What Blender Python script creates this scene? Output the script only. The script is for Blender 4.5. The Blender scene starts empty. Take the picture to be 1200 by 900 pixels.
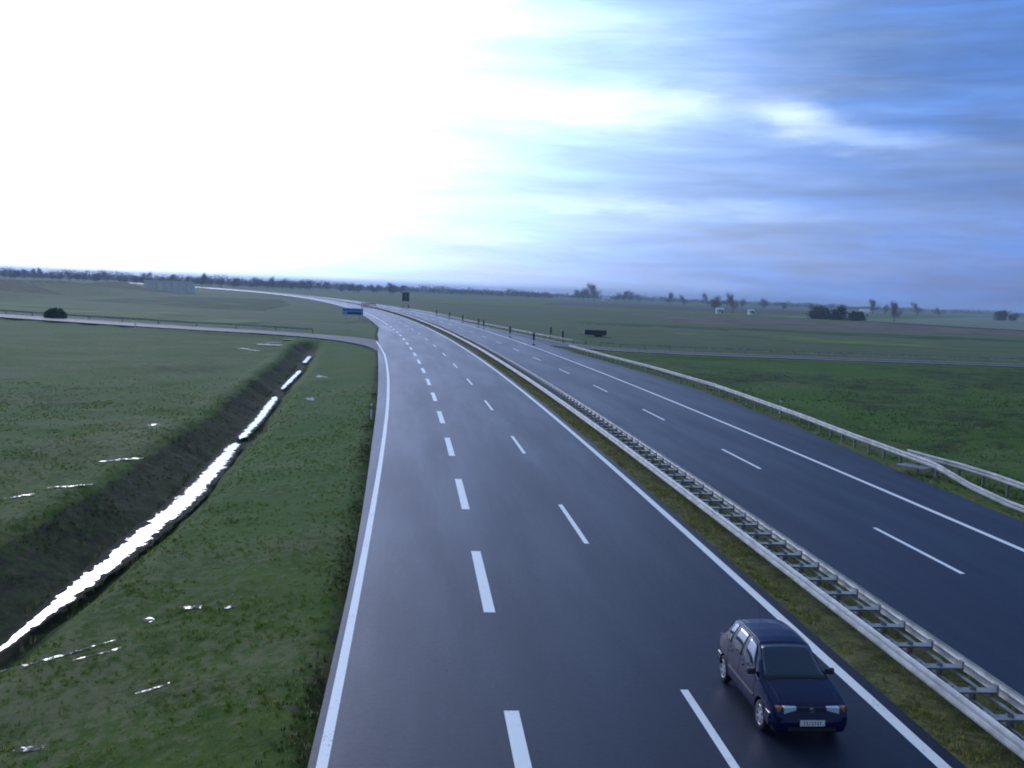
import bpy, bmesh, math, random
import numpy as np
from math import sin, cos, radians, pi, atan2, sqrt
from mathutils import Matrix, Vector, noise as mnoise

random.seed(7)
rng = np.random.default_rng(7)
scene = bpy.context.scene
col = scene.collection

# ------------------------------------------------------------------ camera
EYE = 8.3
pitch, roll = radians(5.19), radians(2.3)
cam = bpy.data.cameras.new("camera")
cam.sensor_width = 36.0
cam.lens = 36.0 * 1190.0 / 1200.0
cam.clip_start = 0.2
cam.clip_end = 30000
co = bpy.data.objects.new("camera", cam)
col.objects.link(co)
fw = Vector((0, cos(pitch), -sin(pitch)))
r0 = Vector((1, 0, 0)); u0 = Vector((0, sin(pitch), cos(pitch)))
up = u0 * cos(roll) - r0 * sin(roll)
rt = r0 * cos(roll) + u0 * sin(roll)
m = Matrix((rt, up, -fw)).transposed().to_4x4()
m.translation = Vector((0, 0, EYE))
co.matrix_world = m
scene.camera = co

scene.view_settings.view_transform = 'Standard'
scene.view_settings.look = 'None'
scene.view_settings.gamma = 1.0
scene.view_settings.exposure = 0.2
scene.view_settings.use_curve_mapping = False
scene.cycles.use_denoising = True
scene.cycles.volume_bounces = 1
scene.cycles.max_bounces = 6
scene.cycles.filter_width = 1.9
scene.cycles.sample_clamp_indirect = 6.0

# ------------------------------------------------------------------ node helpers
class NT:
    def __init__(self, tree):
        self.t = tree; self.n = tree.nodes; self.l = tree.links
    def new(self, typ, **kw):
        n = self.n.new(typ)
        for k, v in kw.items(): setattr(n, k, v)
        return n
    def put(self, sock, v):
        if isinstance(v, bpy.types.NodeSocket): self.l.new(v, sock)
        else: sock.default_value = v
    def math(self, op, a, b=0.0, c=None, clamp=False):
        n = self.new('ShaderNodeMath', operation=op, use_clamp=clamp)
        self.put(n.inputs[0], a); self.put(n.inputs[1], b)
        if c is not None: self.put(n.inputs[2], c)
        return n.outputs[0]
    def vmath(self, op, a, b=(0, 0, 0)):
        n = self.new('ShaderNodeVectorMath', operation=op)
        self.put(n.inputs[0], a); self.put(n.inputs[1], b)
        return n.outputs['Value'] if op in ('DOT_PRODUCT', 'LENGTH') else n.outputs['Vector']
    def scale(self, v, s):
        n = self.new('ShaderNodeVectorMath', operation='SCALE')
        self.put(n.inputs[0], v); self.put(n.inputs['Scale'], s)
        return n.outputs['Vector']
    def noise(self, vec, scale=5, detail=4, rough=.55, out='Fac', dist=0.0):
        n = self.new('ShaderNodeTexNoise')
        self.put(n.inputs['Vector'], vec); self.put(n.inputs['Scale'], scale)
        n.inputs['Detail'].default_value = detail; n.inputs['Roughness'].default_value = rough
        n.inputs['Distortion'].default_value = dist
        return n.outputs[out]
    def mapping(self, vec, scale=(1, 1, 1), rot=(0, 0, 0), loc=(0, 0, 0)):
        n = self.new('ShaderNodeMapping'); self.put(n.inputs['Vector'], vec)
        n.inputs['Scale'].default_value = scale; n.inputs['Rotation'].default_value = rot
        n.inputs['Location'].default_value = loc
        return n.outputs[0]
    def ramp(self, fac, stops, interp='LINEAR'):
        n = self.new('ShaderNodeValToRGB'); n.color_ramp.interpolation = interp
        e = n.color_ramp.elements
        while len(e) < len(stops): e.new(0.5)
        for el, (p, c) in zip(e, stops):
            el.position = p; el.color = (*c, 1) if len(c) == 3 else c
        self.put(n.inputs[0], fac)
        return n.outputs[0]
    def rng(self, v, a, b, c=0.0, d=1.0, smooth=True):
        n = self.new('ShaderNodeMapRange')
        if smooth: n.interpolation_type = 'SMOOTHSTEP'
        self.put(n.inputs[0], v)
        for i, q in enumerate((a, b, c, d)): n.inputs[i + 1].default_value = q
        return n.outputs[0]
    def mix(self, f, a, b, mode='MIX'):
        n = self.new('ShaderNodeMix', data_type='RGBA', blend_type=mode)
        n.clamp_factor = True
        self.put(n.inputs[0], f); self.put(n.inputs[6], a); self.put(n.inputs[7], b)
        return n.outputs[2]

# ------------------------------------------------------------------ world and sun
SUN_AZ, SUN_EL = radians(-23), radians(17)     # azimuth measured from +Y towards +X
sun_dir = Vector((sin(SUN_AZ) * cos(SUN_EL), cos(SUN_AZ) * cos(SUN_EL), sin(SUN_EL)))
world = bpy.data.worlds.new("World"); scene.world = world; world.use_nodes = True
wt = NT(world.node_tree)
for n in list(wt.n): wt.n.remove(n)
sky = wt.new('ShaderNodeTexSky', sky_type='NISHITA')
sky.sun_disc = False; sky.sun_elevation = SUN_EL; sky.sun_rotation = SUN_AZ
sky.air_density = 1.6; sky.dust_density = 1.0; sky.ozone_density = 3.0; sky.altitude = 50
tc = wt.new('ShaderNodeTexCoord')
d = tc.outputs['Generated']
sep = wt.new('ShaderNodeSeparateXYZ'); wt.put(sep.inputs[0], d)
dx, dy, dz = sep.outputs
az = wt.math('ARCTAN2', dx, dy)
el = wt.math('ARCSINE', dz)
cmb = wt.new('ShaderNodeCombineXYZ')
wt.put(cmb.inputs[0], az); wt.put(cmb.inputs[1], wt.math('MULTIPLY', el, 4.2))
ae = cmb.outputs[0]
wob = wt.math('SUBTRACT', wt.noise(ae, 4.2, 5, .55), .5)
wob2 = wt.math('SUBTRACT', wt.noise(wt.mapping(ae, loc=(7, 3, 0)), 13, 5, .6), .5)
el_w = wt.math('ADD', el, wt.math('ADD', wt.math('MULTIPLY', wob, .055), wt.math('MULTIPLY', wob2, .018)))
az_w = wt.math('ADD', az, wt.math('MULTIPLY', wob, .25))
def blob(a0, e0, wa, we, slope=0.0):
    a_ = wt.math('SUBTRACT', az_w, radians(a0))
    e_ = wt.math('SUBTRACT', wt.math('SUBTRACT', el_w, radians(e0)), wt.math('MULTIPLY', a_, slope))
    qa = wt.math('DIVIDE', a_, radians(wa)); qe = wt.math('DIVIDE', e_, radians(we))
    s = wt.math('ADD', wt.math('MULTIPLY', qa, qa), wt.math('MULTIPLY', qe, qe))
    return wt.math('EXPONENT', wt.math('MULTIPLY', s, -1.0))
def add(*v):
    r = v[0]
    for q in v[1:]: r = wt.math('ADD', r, q)
    return r
def mul(a, b): return wt.math('MULTIPLY', a, b)
# high thin overcast lit from behind by the low sun (broad forward-scattering glow)
cosang = wt.math('MAXIMUM', wt.vmath('DOT_PRODUCT', d, tuple(Vector((sin(radians(-27)) * cos(SUN_EL), cos(radians(-27)) * cos(SUN_EL), sin(SUN_EL))))), 0.0)
glow = wt.math('POWER', cosang, 14.0)
core = wt.math('POWER', cosang, 60.0)
texA = wt.noise(wt.mapping(ae, scale=(1, 1.2, 1)), 5.0, 7, .6)       # cloud texture
texB = wt.noise(wt.mapping(ae, scale=(.8, 1.5, 1), loc=(3, 1, 0)), 7.0, 6, .62)
soft = wt.rng(texA, .3, .75)
streak = wt.rng(texB, .38, .78)
SKYS = 0.1
bands = add(mul(blob(4, 10.2, 6.5, 1.1), 1.2), mul(blob(15.0, 9.9, 2.8, .9, -.02), 1.0), mul(blob(19.5, 8.7, 3.2, .45, -.12), .3),
            mul(blob(7, 4.9, 6.5, .45, -.09), .35), mul(blob(0, 14.3, 6, 1.1), .5), mul(blob(10, 13.0, 6, .9, -.15), .12),
            mul(blob(4, 11, 30, 14), mul(streak, .12)))
dark = add(mul(blob(18, 12.6, 12, 1.6), .45), mul(blob(20, 7.2, 9, 1.0), .28), mul(blob(11, 8.1, 6, .9), .2))
cool = wt.math('SUBTRACT', 1.0, wt.math('MULTIPLY', wt.rng(texA, .3, .7), wt.math('MULTIPLY', dark, .75)))
side = wt.rng(az, radians(33), radians(-4), 0.0, 1.0)          # brightens from the right towards the sun
texC = wt.noise(wt.mapping(ae, scale=(.6, 1.35, 1), rot=(0, 0, -.12), loc=(5, 2, 0)), 8.0, 9, .62, dist=.4)
tex3 = wt.math('ADD', 1.0, wt.math('MULTIPLY', wt.math('SUBTRACT', texC, .5), 1.0))
pale = add(blob(18, 4.0, 22, 3.2), mul(blob(14, 7.5, 14, 1.6), .5))
front = wt.rng(wt.math('ABSOLUTE', wt.math('SUBTRACT', az, radians(-5))), radians(75), radians(38), 0.0, 1.0)
front = mul(front, wt.rng(el, radians(52), radians(26), 0.0, 1.0))
cover = wt.new('ShaderNodeCombineColor')
for i, (b0, s0, g0, c0, k0) in enumerate(((.082, .15, 2.1, 3.4, .50), (.208, .25, 2.55, 3.6, .54), (.60, .33, 4.2, 5.0, .56))):
    v = add(mul(mul(cool, b0), wt.math('ADD', 1.0, mul(wt.math('SUBTRACT', soft, .4), .42))), mul(mul(side, side), s0), mul(glow, g0), mul(core, c0))
    v = add(v, mul(bands, k0), mul(mul(streak, side), .05), mul(pale, (.050, .045, .03)[i]))
    v = mul(v, tex3)
    v = add(mul(v, front), mul(wt.math('SUBTRACT', 1.0, front), (.19, .29, .47)[i]))
    wt.put(cover.inputs[i], wt.math('DIVIDE', v, SKYS))
cloud_cover = wt.math('ADD', .86, mul(soft, .1))
skyc = wt.mix(cloud_cover, sky.outputs[0], cover.outputs[0])
bg = wt.new('ShaderNodeBackground'); wt.put(bg.inputs[0], skyc); bg.inputs[1].default_value = SKYS
wo = wt.new('ShaderNodeOutputWorld'); wt.l.new(bg.outputs[0], wo.inputs[0])

sun = bpy.data.lights.new("sun", 'SUN'); sun.energy = 0.6; sun.angle = radians(14); sun.color = (1.0, .95, .90)
so = bpy.data.objects.new("sun", sun); col.objects.link(so)
so.rotation_euler = (-sun_dir).to_track_quat('-Z', 'Y').to_euler()

# ------------------------------------------------------------------ materials
def mat(name, colour=(.5, .5, .5), rough=.6, metal=0.0, spec=.5, coat=0.0, build=None):
    mt = bpy.data.materials.new(name); mt.use_nodes = True
    t = NT(mt.node_tree); b = t.n['Principled BSDF']
    b.inputs['Base Color'].default_value = (*colour, 1)
    b.inputs['Roughness'].default_value = rough; b.inputs['Metallic'].default_value = metal
    b.inputs['Specular IOR Level'].default_value = spec; b.inputs['Coat Weight'].default_value = coat
    if build: build(t, b)
    return mt
def obj_coord(t): return t.new('ShaderNodeTexCoord').outputs['Object']
def bump(t, b, h, strength=.3, dist=.05):
    n = t.new('ShaderNodeBump'); n.inputs['Strength'].default_value = strength; n.inputs['Distance'].default_value = dist
    t.put(n.inputs['Height'], h); t.l.new(n.outputs[0], b.inputs['Normal'])
def mottled(c, amt=.25, scale=3.0, bumps=.2):
    def f(t, b):
        co_ = obj_coord(t)
        n1 = t.noise(co_, scale, 5, .6)
        k1 = tuple(x * (1 - amt) for x in c); k2 = tuple(min(1, x * (1 + amt)) for x in c)
        t.put(b.inputs['Base Color'], t.ramp(n1, [(.38, k1), (.62, k2)]))
        if bumps: bump(t, b, t.noise(co_, scale * 6, 3), bumps, .01)
    return f

def asphalt_nodes(t, b):
    co_ = obj_coord(t)
    uv = t.new('ShaderNodeUVMap'); uv.uv_map = 'UV'
    sx = t.new('ShaderNodeSeparateXYZ'); t.put(sx.inputs[0], uv.outputs[0])
    off, s = sx.outputs[0], sx.outputs[1]
    big = t.noise(t.mapping(uv.outputs[0], scale=(.5, .05, 1)), 1.0, 5, .6)
    blotch = t.noise(co_, .35, 5, .6)
    fine = t.noise(co_, 9.0, 4, .7)
    grit = t.noise(co_, 60.0, 2, .6)
    f = t.math('ADD', t.math('MULTIPLY', big, .4), t.math('ADD', t.math('MULTIPLY', blotch, .3), t.math('MULTIPLY', fine, .3)))
    c = t.ramp(f, [(.3, (.006, .010, .024)), (.5, (.009, .013, .031)), (.72, (.015, .020, .041))])
    # polished wheel tracks (two per lane, 3.76 m lanes)
    ph = t.math('FRACT', t.math('DIVIDE', t.math('ADD', off, 7.7 + 37.6), 3.76))
    tr = t.math('ABSOLUTE', t.math('SUBTRACT', t.math('ABSOLUTE', t.math('SUBTRACT', ph, .5)), .24))
    tr = t.rng(tr, .0, .11, 1.0, 0.0)
    c = t.mix(t.rng(t.noise(co_, 38, 2, .5), .62, .72, 0, .45), c, (.045, .047, .055, 1))
    c = t.mix(t.math('MULTIPLY', tr, .12), c, (.012, .014, .022, 1))
    # paving joints between lanes
    sm = t.rng(t.math('ABSOLUTE', t.math('SUBTRACT', ph, .055)), .004, .011, 1.0, 0.0)
    c = t.mix(t.math('MULTIPLY', sm, t.rng(t.noise(co_, .6), .35, .65, .1, .7)), c, (.010, .010, .012, 1))
    t.put(b.inputs['Base Color'], c)
    t.put(b.inputs['Roughness'], t.math('ADD', t.math('MULTIPLY', fine, .22), t.rng(big, .3, .7, .33, .42)))
    b.inputs['Specular IOR Level'].default_value = .22; b.inputs['Specular Tint'].default_value = (.74, .85, 1.0, 1)
    bump(t, b, t.math('ADD', grit, fine), .35, .012)

M = {}
M['asphalt'] = mat('asphalt', rough=.5, build=asphalt_nodes)
def paint_nodes(t, b):
    co_ = obj_coord(t)
    n = t.noise(co_, 14, 5, .7); n2 = t.noise(co_, 1.2, 4, .6)
    w = t.rng(t.math('ADD', n, t.math('MULTIPLY', n2, .5)), .52, .68)
    t.put(b.inputs['Base Color'], t.mix(w, (.42, .42, .41, 1), (.94, .92, .88, 1)))
    bump(t, b, n, .2, .005)
M['asphalt_old'] = mat('old_asphalt', rough=.75, spec=.25, build=mottled((.085, .088, .10), .2, .5, .3))
M['paint'] = mat('road_paint', rough=.55, build=paint_nodes)

def ground_nodes(t, b):
    co_ = obj_coord(t)
    at = t.new('ShaderNodeAttribute'); at.attribute_name = 'masks'; at.attribute_type = 'GEOMETRY'
    sp = t.new('ShaderNodeSeparateColor'); t.put(sp.inputs[0], at.outputs['Color'])
    soil, dist, lush = sp.outputs
    n_big = t.noise(co_, .035, 6, .6)
    n_mid = t.noise(co_, .4, 6, .65)
    n_fine = t.noise(t.mapping(co_, scale=(1, .7, 1)), 3.2, 6, .7)
    n_blade = t.noise(co_, 17, 3, .7)
    f = t.math('ADD', t.math('MULTIPLY', n_mid, .42), t.math('ADD', t.math('MULTIPLY', n_fine, .36), t.math('MULTIPLY', n_big, .22)))
    g1 = t.ramp(f, [(.33, (.040, .056, .012)), (.45, (.074, .118, .017)), (.55, (.108, .156, .024)), (.68, (.180, .185, .048))])
    # straw coloured patches
    straw = t.rng(t.math('ADD', n_fine, t.math('MULTIPLY', t.noise(co_, .12, 4), .8)), .86, 1.02)
    g1 = t.mix(t.math('MULTIPLY', straw, .7), g1, (.19, .175, .085, 1))
    g1 = t.mix(t.math('MULTIPLY', t.rng(n_blade, .35, .7), .3), g1, (.028, .040, .012, 1))
    # lusher green
    g1 = t.mix(t.math('MULTIPLY', lush, t.rng(n_mid, .35, .62, .25, .85)), g1, (.052, .130, .018, 1))
    # far fields: broad strips of stubble, pasture and winter crop
    strip = t.noise(t.mapping(co_, scale=(.0016, .022, 1), rot=(0, 0, .07)), 1.0, 5, .7)
    far = t.ramp(strip, [(.38, (.145, .135, .100)), (.43, (.080, .150, .042)), (.47, (.175, .160, .120)), (.51, (.078, .150, .042)), (.55, (.150, .185, .060)), (.60, (.060, .105, .040)), (.66, (.155, .150, .100))])
    far = t.mix(t.math('MULTIPLY', n_mid, .5), far, (.085, .125, .03, 1))
    g = t.mix(dist, g1, far)
    # wet soil with ragged edges
    ed = t.math('ADD', t.math('MULTIPLY', soil, .86), t.math('MULTIPLY', t.math('SUBTRACT', n_fine, .5), 1.5))
    ed = t.math('ADD', ed, t.math('MULTIPLY', t.math('SUBTRACT', n_mid, .5), 1.6))
    sm = t.rng(ed, .42, .62)
    sc = t.ramp(t.math('ADD', t.math('MULTIPLY', n_fine, .6), t.math('MULTIPLY', t.noise(co_, .9, 4), .4)), [(.33, (.012, .014, .008)), (.44, (.034, .026, .019)), (.52, (.036, .058, .014)), (.58, (.075, .054, .038)), (.68, (.11, .11, .05))])
    g = t.mix(t.math('MULTIPLY', sm, .93), g, sc)
    t.put(b.inputs['Base Color'], g)
    b.inputs['Roughness'].default_value = .9
    b.inputs['Specular IOR Level'].default_value = .05
    bump(t, b, t.math('ADD', t.math('MULTIPLY', n_fine, 1.0), t.math('MULTIPLY', n_blade, .4)), .6, .10)
M['ground'] = mat('grassland', rough=.95, build=ground_nodes)

def tuft_nodes(t, b):
    at = t.new('ShaderNodeAttribute'); at.attribute_name = 'tint'; at.attribute_type = 'GEOMETRY'
    t.put(b.inputs['Base Color'], at.outputs['Color'])
    b.inputs['Roughness'].default_value = .9; b.inputs['Specular IOR Level'].default_value = .05
    tl = t.new('ShaderNodeBsdfTranslucent'); t.put(tl.inputs['Color'], t.mix(1.0, at.outputs['Color'], (1.25, 1.3, .9, 1), 'MULTIPLY'))
    mx = t.new('ShaderNodeMixShader'); mx.inputs[0].default_value = .55
    t.l.new(b.outputs[0], mx.inputs[1]); t.l.new(tl.outputs[0], mx.inputs[2]); t.l.new(mx.outputs[0], t.n['Material Output'].inputs['Surface'])
M['tuft'] = mat('grass_blades', build=tuft_nodes)

def median_nodes(t, b):
    co_ = obj_coord(t)
    n1 = t.noise(co_, 1.3, 6, .7); n2 = t.noise(co_, 8, 4, .7)
    f = t.math('ADD', t.math('MULTIPLY', n1, .6), t.math('MULTIPLY', n2, .4))
    t.put(b.inputs['Base Color'], t.ramp(f, [(.34, (.05, .042, .024)), (.46, (.10, .105, .034)), (.56, (.17, .155, .055)), (.7, (.24, .20, .10))]))
    b.inputs['Specular IOR Level'].default_value = .12
    bump(t, b, t.math('ADD', n1, n2), .9, .1)
M['median'] = mat('median_turf', rough=.95, build=median_nodes)

def water_nodes(t, b):
    co_ = obj_coord(t)
    b.inputs['Base Color'].default_value = (.02, .022, .018, 1)
    uv = t.new('ShaderNodeUVMap'); uv.uv_map = 'UV'
    su = t.new('ShaderNodeSeparateXYZ'); t.put(su.inputs[0], uv.outputs[0])
    ed = t.math('MULTIPLY', t.math('ABSOLUTE', t.math('SUBTRACT', su.outputs[0], .5)), 2.0)
    nn = t.math('ADD', t.math('MULTIPLY', t.noise(t.mapping(co_, scale=(1, .45, 1)), 5.0, 4, .65), .6), t.math('MULTIPLY', t.noise(co_, 1.1, 3, .5), .4))
    mud = t.rng(t.math('ADD', t.math('MULTIPLY', ed, .50), nn), .66, .86)
    t.put(b.inputs['Base Color'], t.mix(mud, (.02, .022, .018, 1), (.045, .04, .028, 1)))
    t.put(b.inputs['Roughness'], t.rng(mud, 0, 1, .07, .85))
    t.put(b.inputs['Specular IOR Level'], t.rng(mud, 0, 1, .5, .05))
    b.inputs['IOR'].default_value = 1.33
    bump(t, b, t.noise(co_, 3.5, 3, .5), .3, .03)
M['water'] = mat('ditch_water', build=water_nodes)
def puddle_nodes(t, b):
    co_ = obj_coord(t); n = t.noise(co_, 5, 4, .65)
    t.put(b.inputs['Base Color'], t.ramp(n, [(.35, (.03, .035, .02)), (.6, (.06, .055, .04))]))
    t.put(b.inputs['Roughness'], t.rng(n, .36, .55, .15, .85)); b.inputs['IOR'].default_value = 1.33
    bump(t, b, t.noise(co_, 9, 3, .5), .35, .03)
M['puddle'] = mat('muddy_puddle', build=puddle_nodes)
# thin ice over the shallow water (grey-white and shiny)
def ice_nodes(t, b):
    co_ = obj_coord(t)
    n = t.noise(co_, 1.6, 5, .65)
    t.put(b.inputs['Base Color'], t.ramp(n, [(.3, (.50, .52, .54)), (.7, (.78, .80, .82))]))
    b.inputs['Roughness'].default_value = .22
    bump(t, b, t.noise(co_, 6, 4, .6), .2, .02)
M['ice'] = mat('ice', build=ice_nodes)

M['galv'] = mat('galvanised_steel', rough=.62, metal=.25, spec=.35, build=lambda t, b: (mottled((.46, .46, .44), .2, 1.6, 0)(t, b)))
M['galv_dark'] = mat('weathered_steel', rough=.6, metal=.35, build=mottled((.26, .27, .28), .25, 4.0))
M['concrete'] = mat('concrete', rough=.85, build=mottled((.75, .74, .70), .10, .4))
M['dark_metal'] = mat('dark_painted_metal', (.02, .022, .025), .5)
M['white_plastic'] = mat('white_plastic', rough=.5, build=mottled((.74, .74, .72), .06, 8.0))
M['black_plastic'] = mat('black_plastic', (.014, .014, .016), .45)
M['rubber'] = mat('tyre_rubber', rough=.8, build=mottled((.016, .016, .017), .2, 20))
M['alloy'] = mat('silver_rim', rough=.3, metal=.8, build=mottled((.62, .63, .65), .06, 9.0, 0))
def carpaint(t, b):
    co_ = obj_coord(t)
    lw = t.new('ShaderNodeLayerWeight'); lw.inputs[0].default_value = .4
    dirt = t.rng(t.noise(co_, 5, 5, .7), .45, .75)
    sz = t.new('ShaderNodeSeparateXYZ'); t.put(sz.inputs[0], co_)
    low = t.rng(sz.outputs[2], .62, .22)
    t.put(b.inputs['Base Color'], t.mix(t.math('MULTIPLY', t.math('MULTIPLY', dirt, low), .18), (.003, .007, .050, 1), (.05, .045, .04, 1)))
    b.inputs['Roughness'].default_value = .55; b.inputs['Specular IOR Level'].default_value = 0.0
    b.inputs['Coat Weight'].default_value = .55; b.inputs['Coat Roughness'].default_value = .03
M['roofpaint'] = mat('roof_strip_black', (.012, .014, .018), .3, coat=.5)
M['carpaint'] = mat('navy_car_paint', build=carpaint)
M['glass'] = mat('dark_glass', (.008, .028, .060), .05, spec=.6)
M['lamp'] = mat('headlight_glass', (.55, .62, .68), .08, spec=.8, coat=1.0)
M['reflector'] = mat('lamp_reflector', (.75, .78, .8), .15, metal=.8)
M['amber'] = mat('amber_lens', (.50, .13, .03), .3, coat=.3)
M['plate'] = mat('plate_white', (.72, .73, .72), .4)
M['plate_ink'] = mat('plate_ink', (.015, .015, .02), .5)
M['chrome'] = mat('chrome', (.8, .8, .82), .12, metal=1.0)
M['sign_blue'] = mat('sign_blue', rough=.4, build=mottled((.02, .12, .48), .08, 1.0, 0))
M['sign_blue_dark'] = mat('sign_blue_dark', rough=.4, build=mottled((.008, .035, .16), .1, 1.0, 0))
M['sign_light_blue'] = mat('sign_light_blue', rough=.4, build=mottled((.16, .42, .80), .06, 1.0, 0))
M['sign_back'] = mat('sign_back_grey', rough=.55, build=mottled((.06, .075, .08), .15, 1.0, 0))
M['red'] = mat('barrier_red', rough=.5, build=mottled((.50, .20, .22), .1, 2.0, 0))
M['white'] = mat('barrier_white', rough=.5, build=mottled((.8, .78, .76), .06, 2.0, 0))
M['bark'] = mat('bark', rough=.9, build=mottled((.075, .062, .05), .3, 2.0))
M['twigs'] = mat('bare_twigs', rough=.9, spec=.1, build=mottled((.22, .19, .185), .3, .8, 0))
M['evergreen'] = mat('evergreen_foliage', rough=.85, spec=.1, build=mottled((.055, .090, .045), .35, .8, 0))
M['render'] = mat('white_render', rough=.8, build=mottled((.72, .72, .68), .07, .6))
M['roof_tile'] = mat('roof_tiles', rough=.8, build=mottled((.14, .10, .09), .2, 1.5))
M['window'] = mat('window_glass', (.03, .04, .05), .1)
M['trailer'] = mat('dark_green_sheet', rough=.6, build=mottled((.018, .022, .022), .25, 1.5))
M['crop'] = mat('pale_crop', rough=.9, spec=.1, build=mottled((.17, .20, .13), .15, .02, 0))
M['tilled'] = mat('tilled_soil', rough=.95, spec=.1, build=mottled((.085, .068, .052), .2, .05, 0))
M['hedgerow'] = mat('dark_rough_grass', rough=.95, spec=.05, build=mottled((.035, .048, .022), .3, .05, 0))
M['stubble'] = mat('stubble', rough=.95, spec=.05, build=mottled((.155, .125, .095), .3, .06, 0))
M['spring'] = mat('young_crop', rough=.95, spec=.05, build=mottled((.120, .165, .045), .35, .06, 0))
M['rough'] = mat('rough_grass', rough=.95, spec=.05, build=mottled((.060, .095, .032), .4, .07, 0))
M['meadow'] = mat('meadow', rough=.95, spec=.1, build=mottled((.055, .085, .025), .3, .05, 0))

# ------------------------------------------------------------------ mesh helpers
class MB:
    def __init__(self): self.v = []; self.f = []; self.uv = None
    def add(self, vs, fs):
        n = len(self.v); self.v += [tuple(q) for q in vs]; self.f += [tuple(i + n for i in q) for q in fs]
        return self
    def box(self, c, s, rz=0.0, rx=0.0, ry=0.0, taper=1.0):
        x, y, z = (q / 2 for q in s)
        P = [(-x, -y, -z), (x, -y, -z), (x, y, -z), (-x, y, -z), (-x * taper, -y * taper, z), (x * taper, -y * taper, z), (x * taper, y * taper, z), (-x * taper, y * taper, z)]
        R = Matrix.Rotation(rz, 3, 'Z') @ Matrix.Rotation(ry, 3, 'Y') @ Matrix.Rotation(rx, 3, 'X')
        vs = [R @ Vector(p) + Vector(c) for p in P]
        return self.add(vs, [(0, 3, 2, 1), (4, 5, 6, 7), (0, 1, 5, 4), (1, 2, 6, 5), (2, 3, 7, 6), (3, 0, 4, 7)])
    def tube(self, pts, rad, n=8, cap=True):
        pts = [Vector(p) for p in pts]
        if not hasattr(rad, '__len__'): rad = [rad] * len(pts)
        vs = []; fs = []
        for i, p in enumerate(pts):
            t = (pts[min(i + 1, len(pts) - 1)] - pts[max(i - 1, 0)]).normalized()
            a = t.orthogonal().normalized() if abs(t.z) < .999 else Vector((1, 0, 0))
            if i == 0: ref = a
            a = (ref - t * ref.dot(t)); a = a.normalized() if a.length > 1e-4 else t.orthogonal().normalized()
            ref = a
            b_ = t.cross(a)
            for k in range(n):
                an = 2 * pi * k / n
                vs.append(p + (a * cos(an) + b_ * sin(an)) * rad[i])
        for i in range(len(pts) - 1):
            for k in range(n):
                fs.append((i * n + k, i * n + (k + 1) % n, (i + 1) * n + (k + 1) % n, (i + 1) * n + k))
        if cap: fs += [tuple(range(n))[::-1], tuple(range((len(pts) - 1) * n, len(pts) * n))]
        return self.add(vs, fs)
    def build(self, name, material, parent=None, smooth=False, bevel=0.0):
        me = bpy.data.meshes.new(name); me.from_pydata(self.v, [], self.f); me.update()
        if material: me.materials.append(material)
        if smooth: me.polygons.foreach_set('use_smooth', [True] * len(me.polygons))
        o = bpy.data.objects.new(name, me); col.objects.link(o)
        if bevel:
            bm = bmesh.new(); bm.from_mesh(me)
            bmesh.ops.bevel(bm, geom=bm.edges[:], offset=bevel, segments=2, affect='EDGES', profile=.6)
            bm.to_mesh(me); bm.free()
        if parent: o.parent = parent
        return o
def np_mesh(name, V, Fq, material, parent=None, smooth=False):
    V = np.asarray(V, dtype=np.float32).reshape(-1, 3); Fq = np.asarray(Fq, dtype=np.int32)
    me = bpy.data.meshes.new(name); k = Fq.shape[1]
    me.vertices.add(len(V)); me.vertices.foreach_set('co', V.ravel())
    me.loops.add(Fq.size); me.loops.foreach_set('vertex_index', Fq.ravel())
    me.polygons.add(len(Fq)); me.polygons.foreach_set('loop_start', np.arange(len(Fq), dtype=np.int32) * k)
    me.polygons.foreach_set('loop_total', np.full(len(Fq), k, dtype=np.int32))
    if smooth: me.polygons.foreach_set('use_smooth', np.ones(len(Fq), dtype=bool))
    me.update(calc_edges=True); me.validate()
    if material: me.materials.append(material)
    o = bpy.data.objects.new(name, me); col.objects.link(o)
    if parent: o.parent = parent
    return o
def tag(o, label=None, cat=None, group=None, kind=None):
    if label: o['label'] = label
    if cat: o['category'] = cat
    if group: o['group'] = group
    if kind: o['kind'] = kind
    return o
def thing(name, label, cat, loc=(0, 0, 0), rz=0.0, group=None):
    o = bpy.data.objects.new(name, None); col.objects.link(o); o.empty_display_size = .3
    o.location = loc; o.rotation_euler = (0, 0, rz)
    return tag(o, label, cat, group)
def dup(root, loc, rz, label=None, group=None, sc=None):
    r = root.copy(); col.objects.link(r); r.location = loc; r.rotation_euler = (0, 0, rz)
    if sc is not None: r.scale = sc if hasattr(sc, '__len__') else (sc, sc, sc)
    if label: r['label'] = label
    if group: r['group'] = group
    for ch in list(root.children):
        c = ch.copy(); col.objects.link(c); c.parent = r
        for g in ch.children:
            dd = g.copy(); col.objects.link(dd); dd.parent = c
    return r

# ------------------------------------------------------------------ motorway axis (a 2.4 km radius bend)
# axis = the inner white line of the near carriageway; offsets in metres, positive to the right
AX, AY, TH = [], [], []
S0, S1 = -40, 1500
_x, _y = 8.855, 10.0
s_list = np.arange(S0, S1 + 1, 1.0)
def heading(s):
    h = .0895 + 4.22e-4 * s - 4.8e-8 * s * s
    if s > 420: h += 1.9e-7 * (s - 420) ** 2 * (1 if s < 900 else 0) + (0 if s < 900 else 1.9e-7 * 480 ** 2)
    return h
px_, py_ = [_x], [_y]
for s in np.arange(0, S1, 1.0):
    h = (heading(s) + heading(s + 1)) / 2; px_.append(px_[-1] - sin(h)); py_.append(py_[-1] + cos(h))
bx_, by_ = [], []
x, y = _x, _y
for s in np.arange(0, S0, -1.0):
    h = (heading(s) + heading(s - 1)) / 2; x += sin(h); y -= cos(h); bx_.append(x); by_.append(y)
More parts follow.
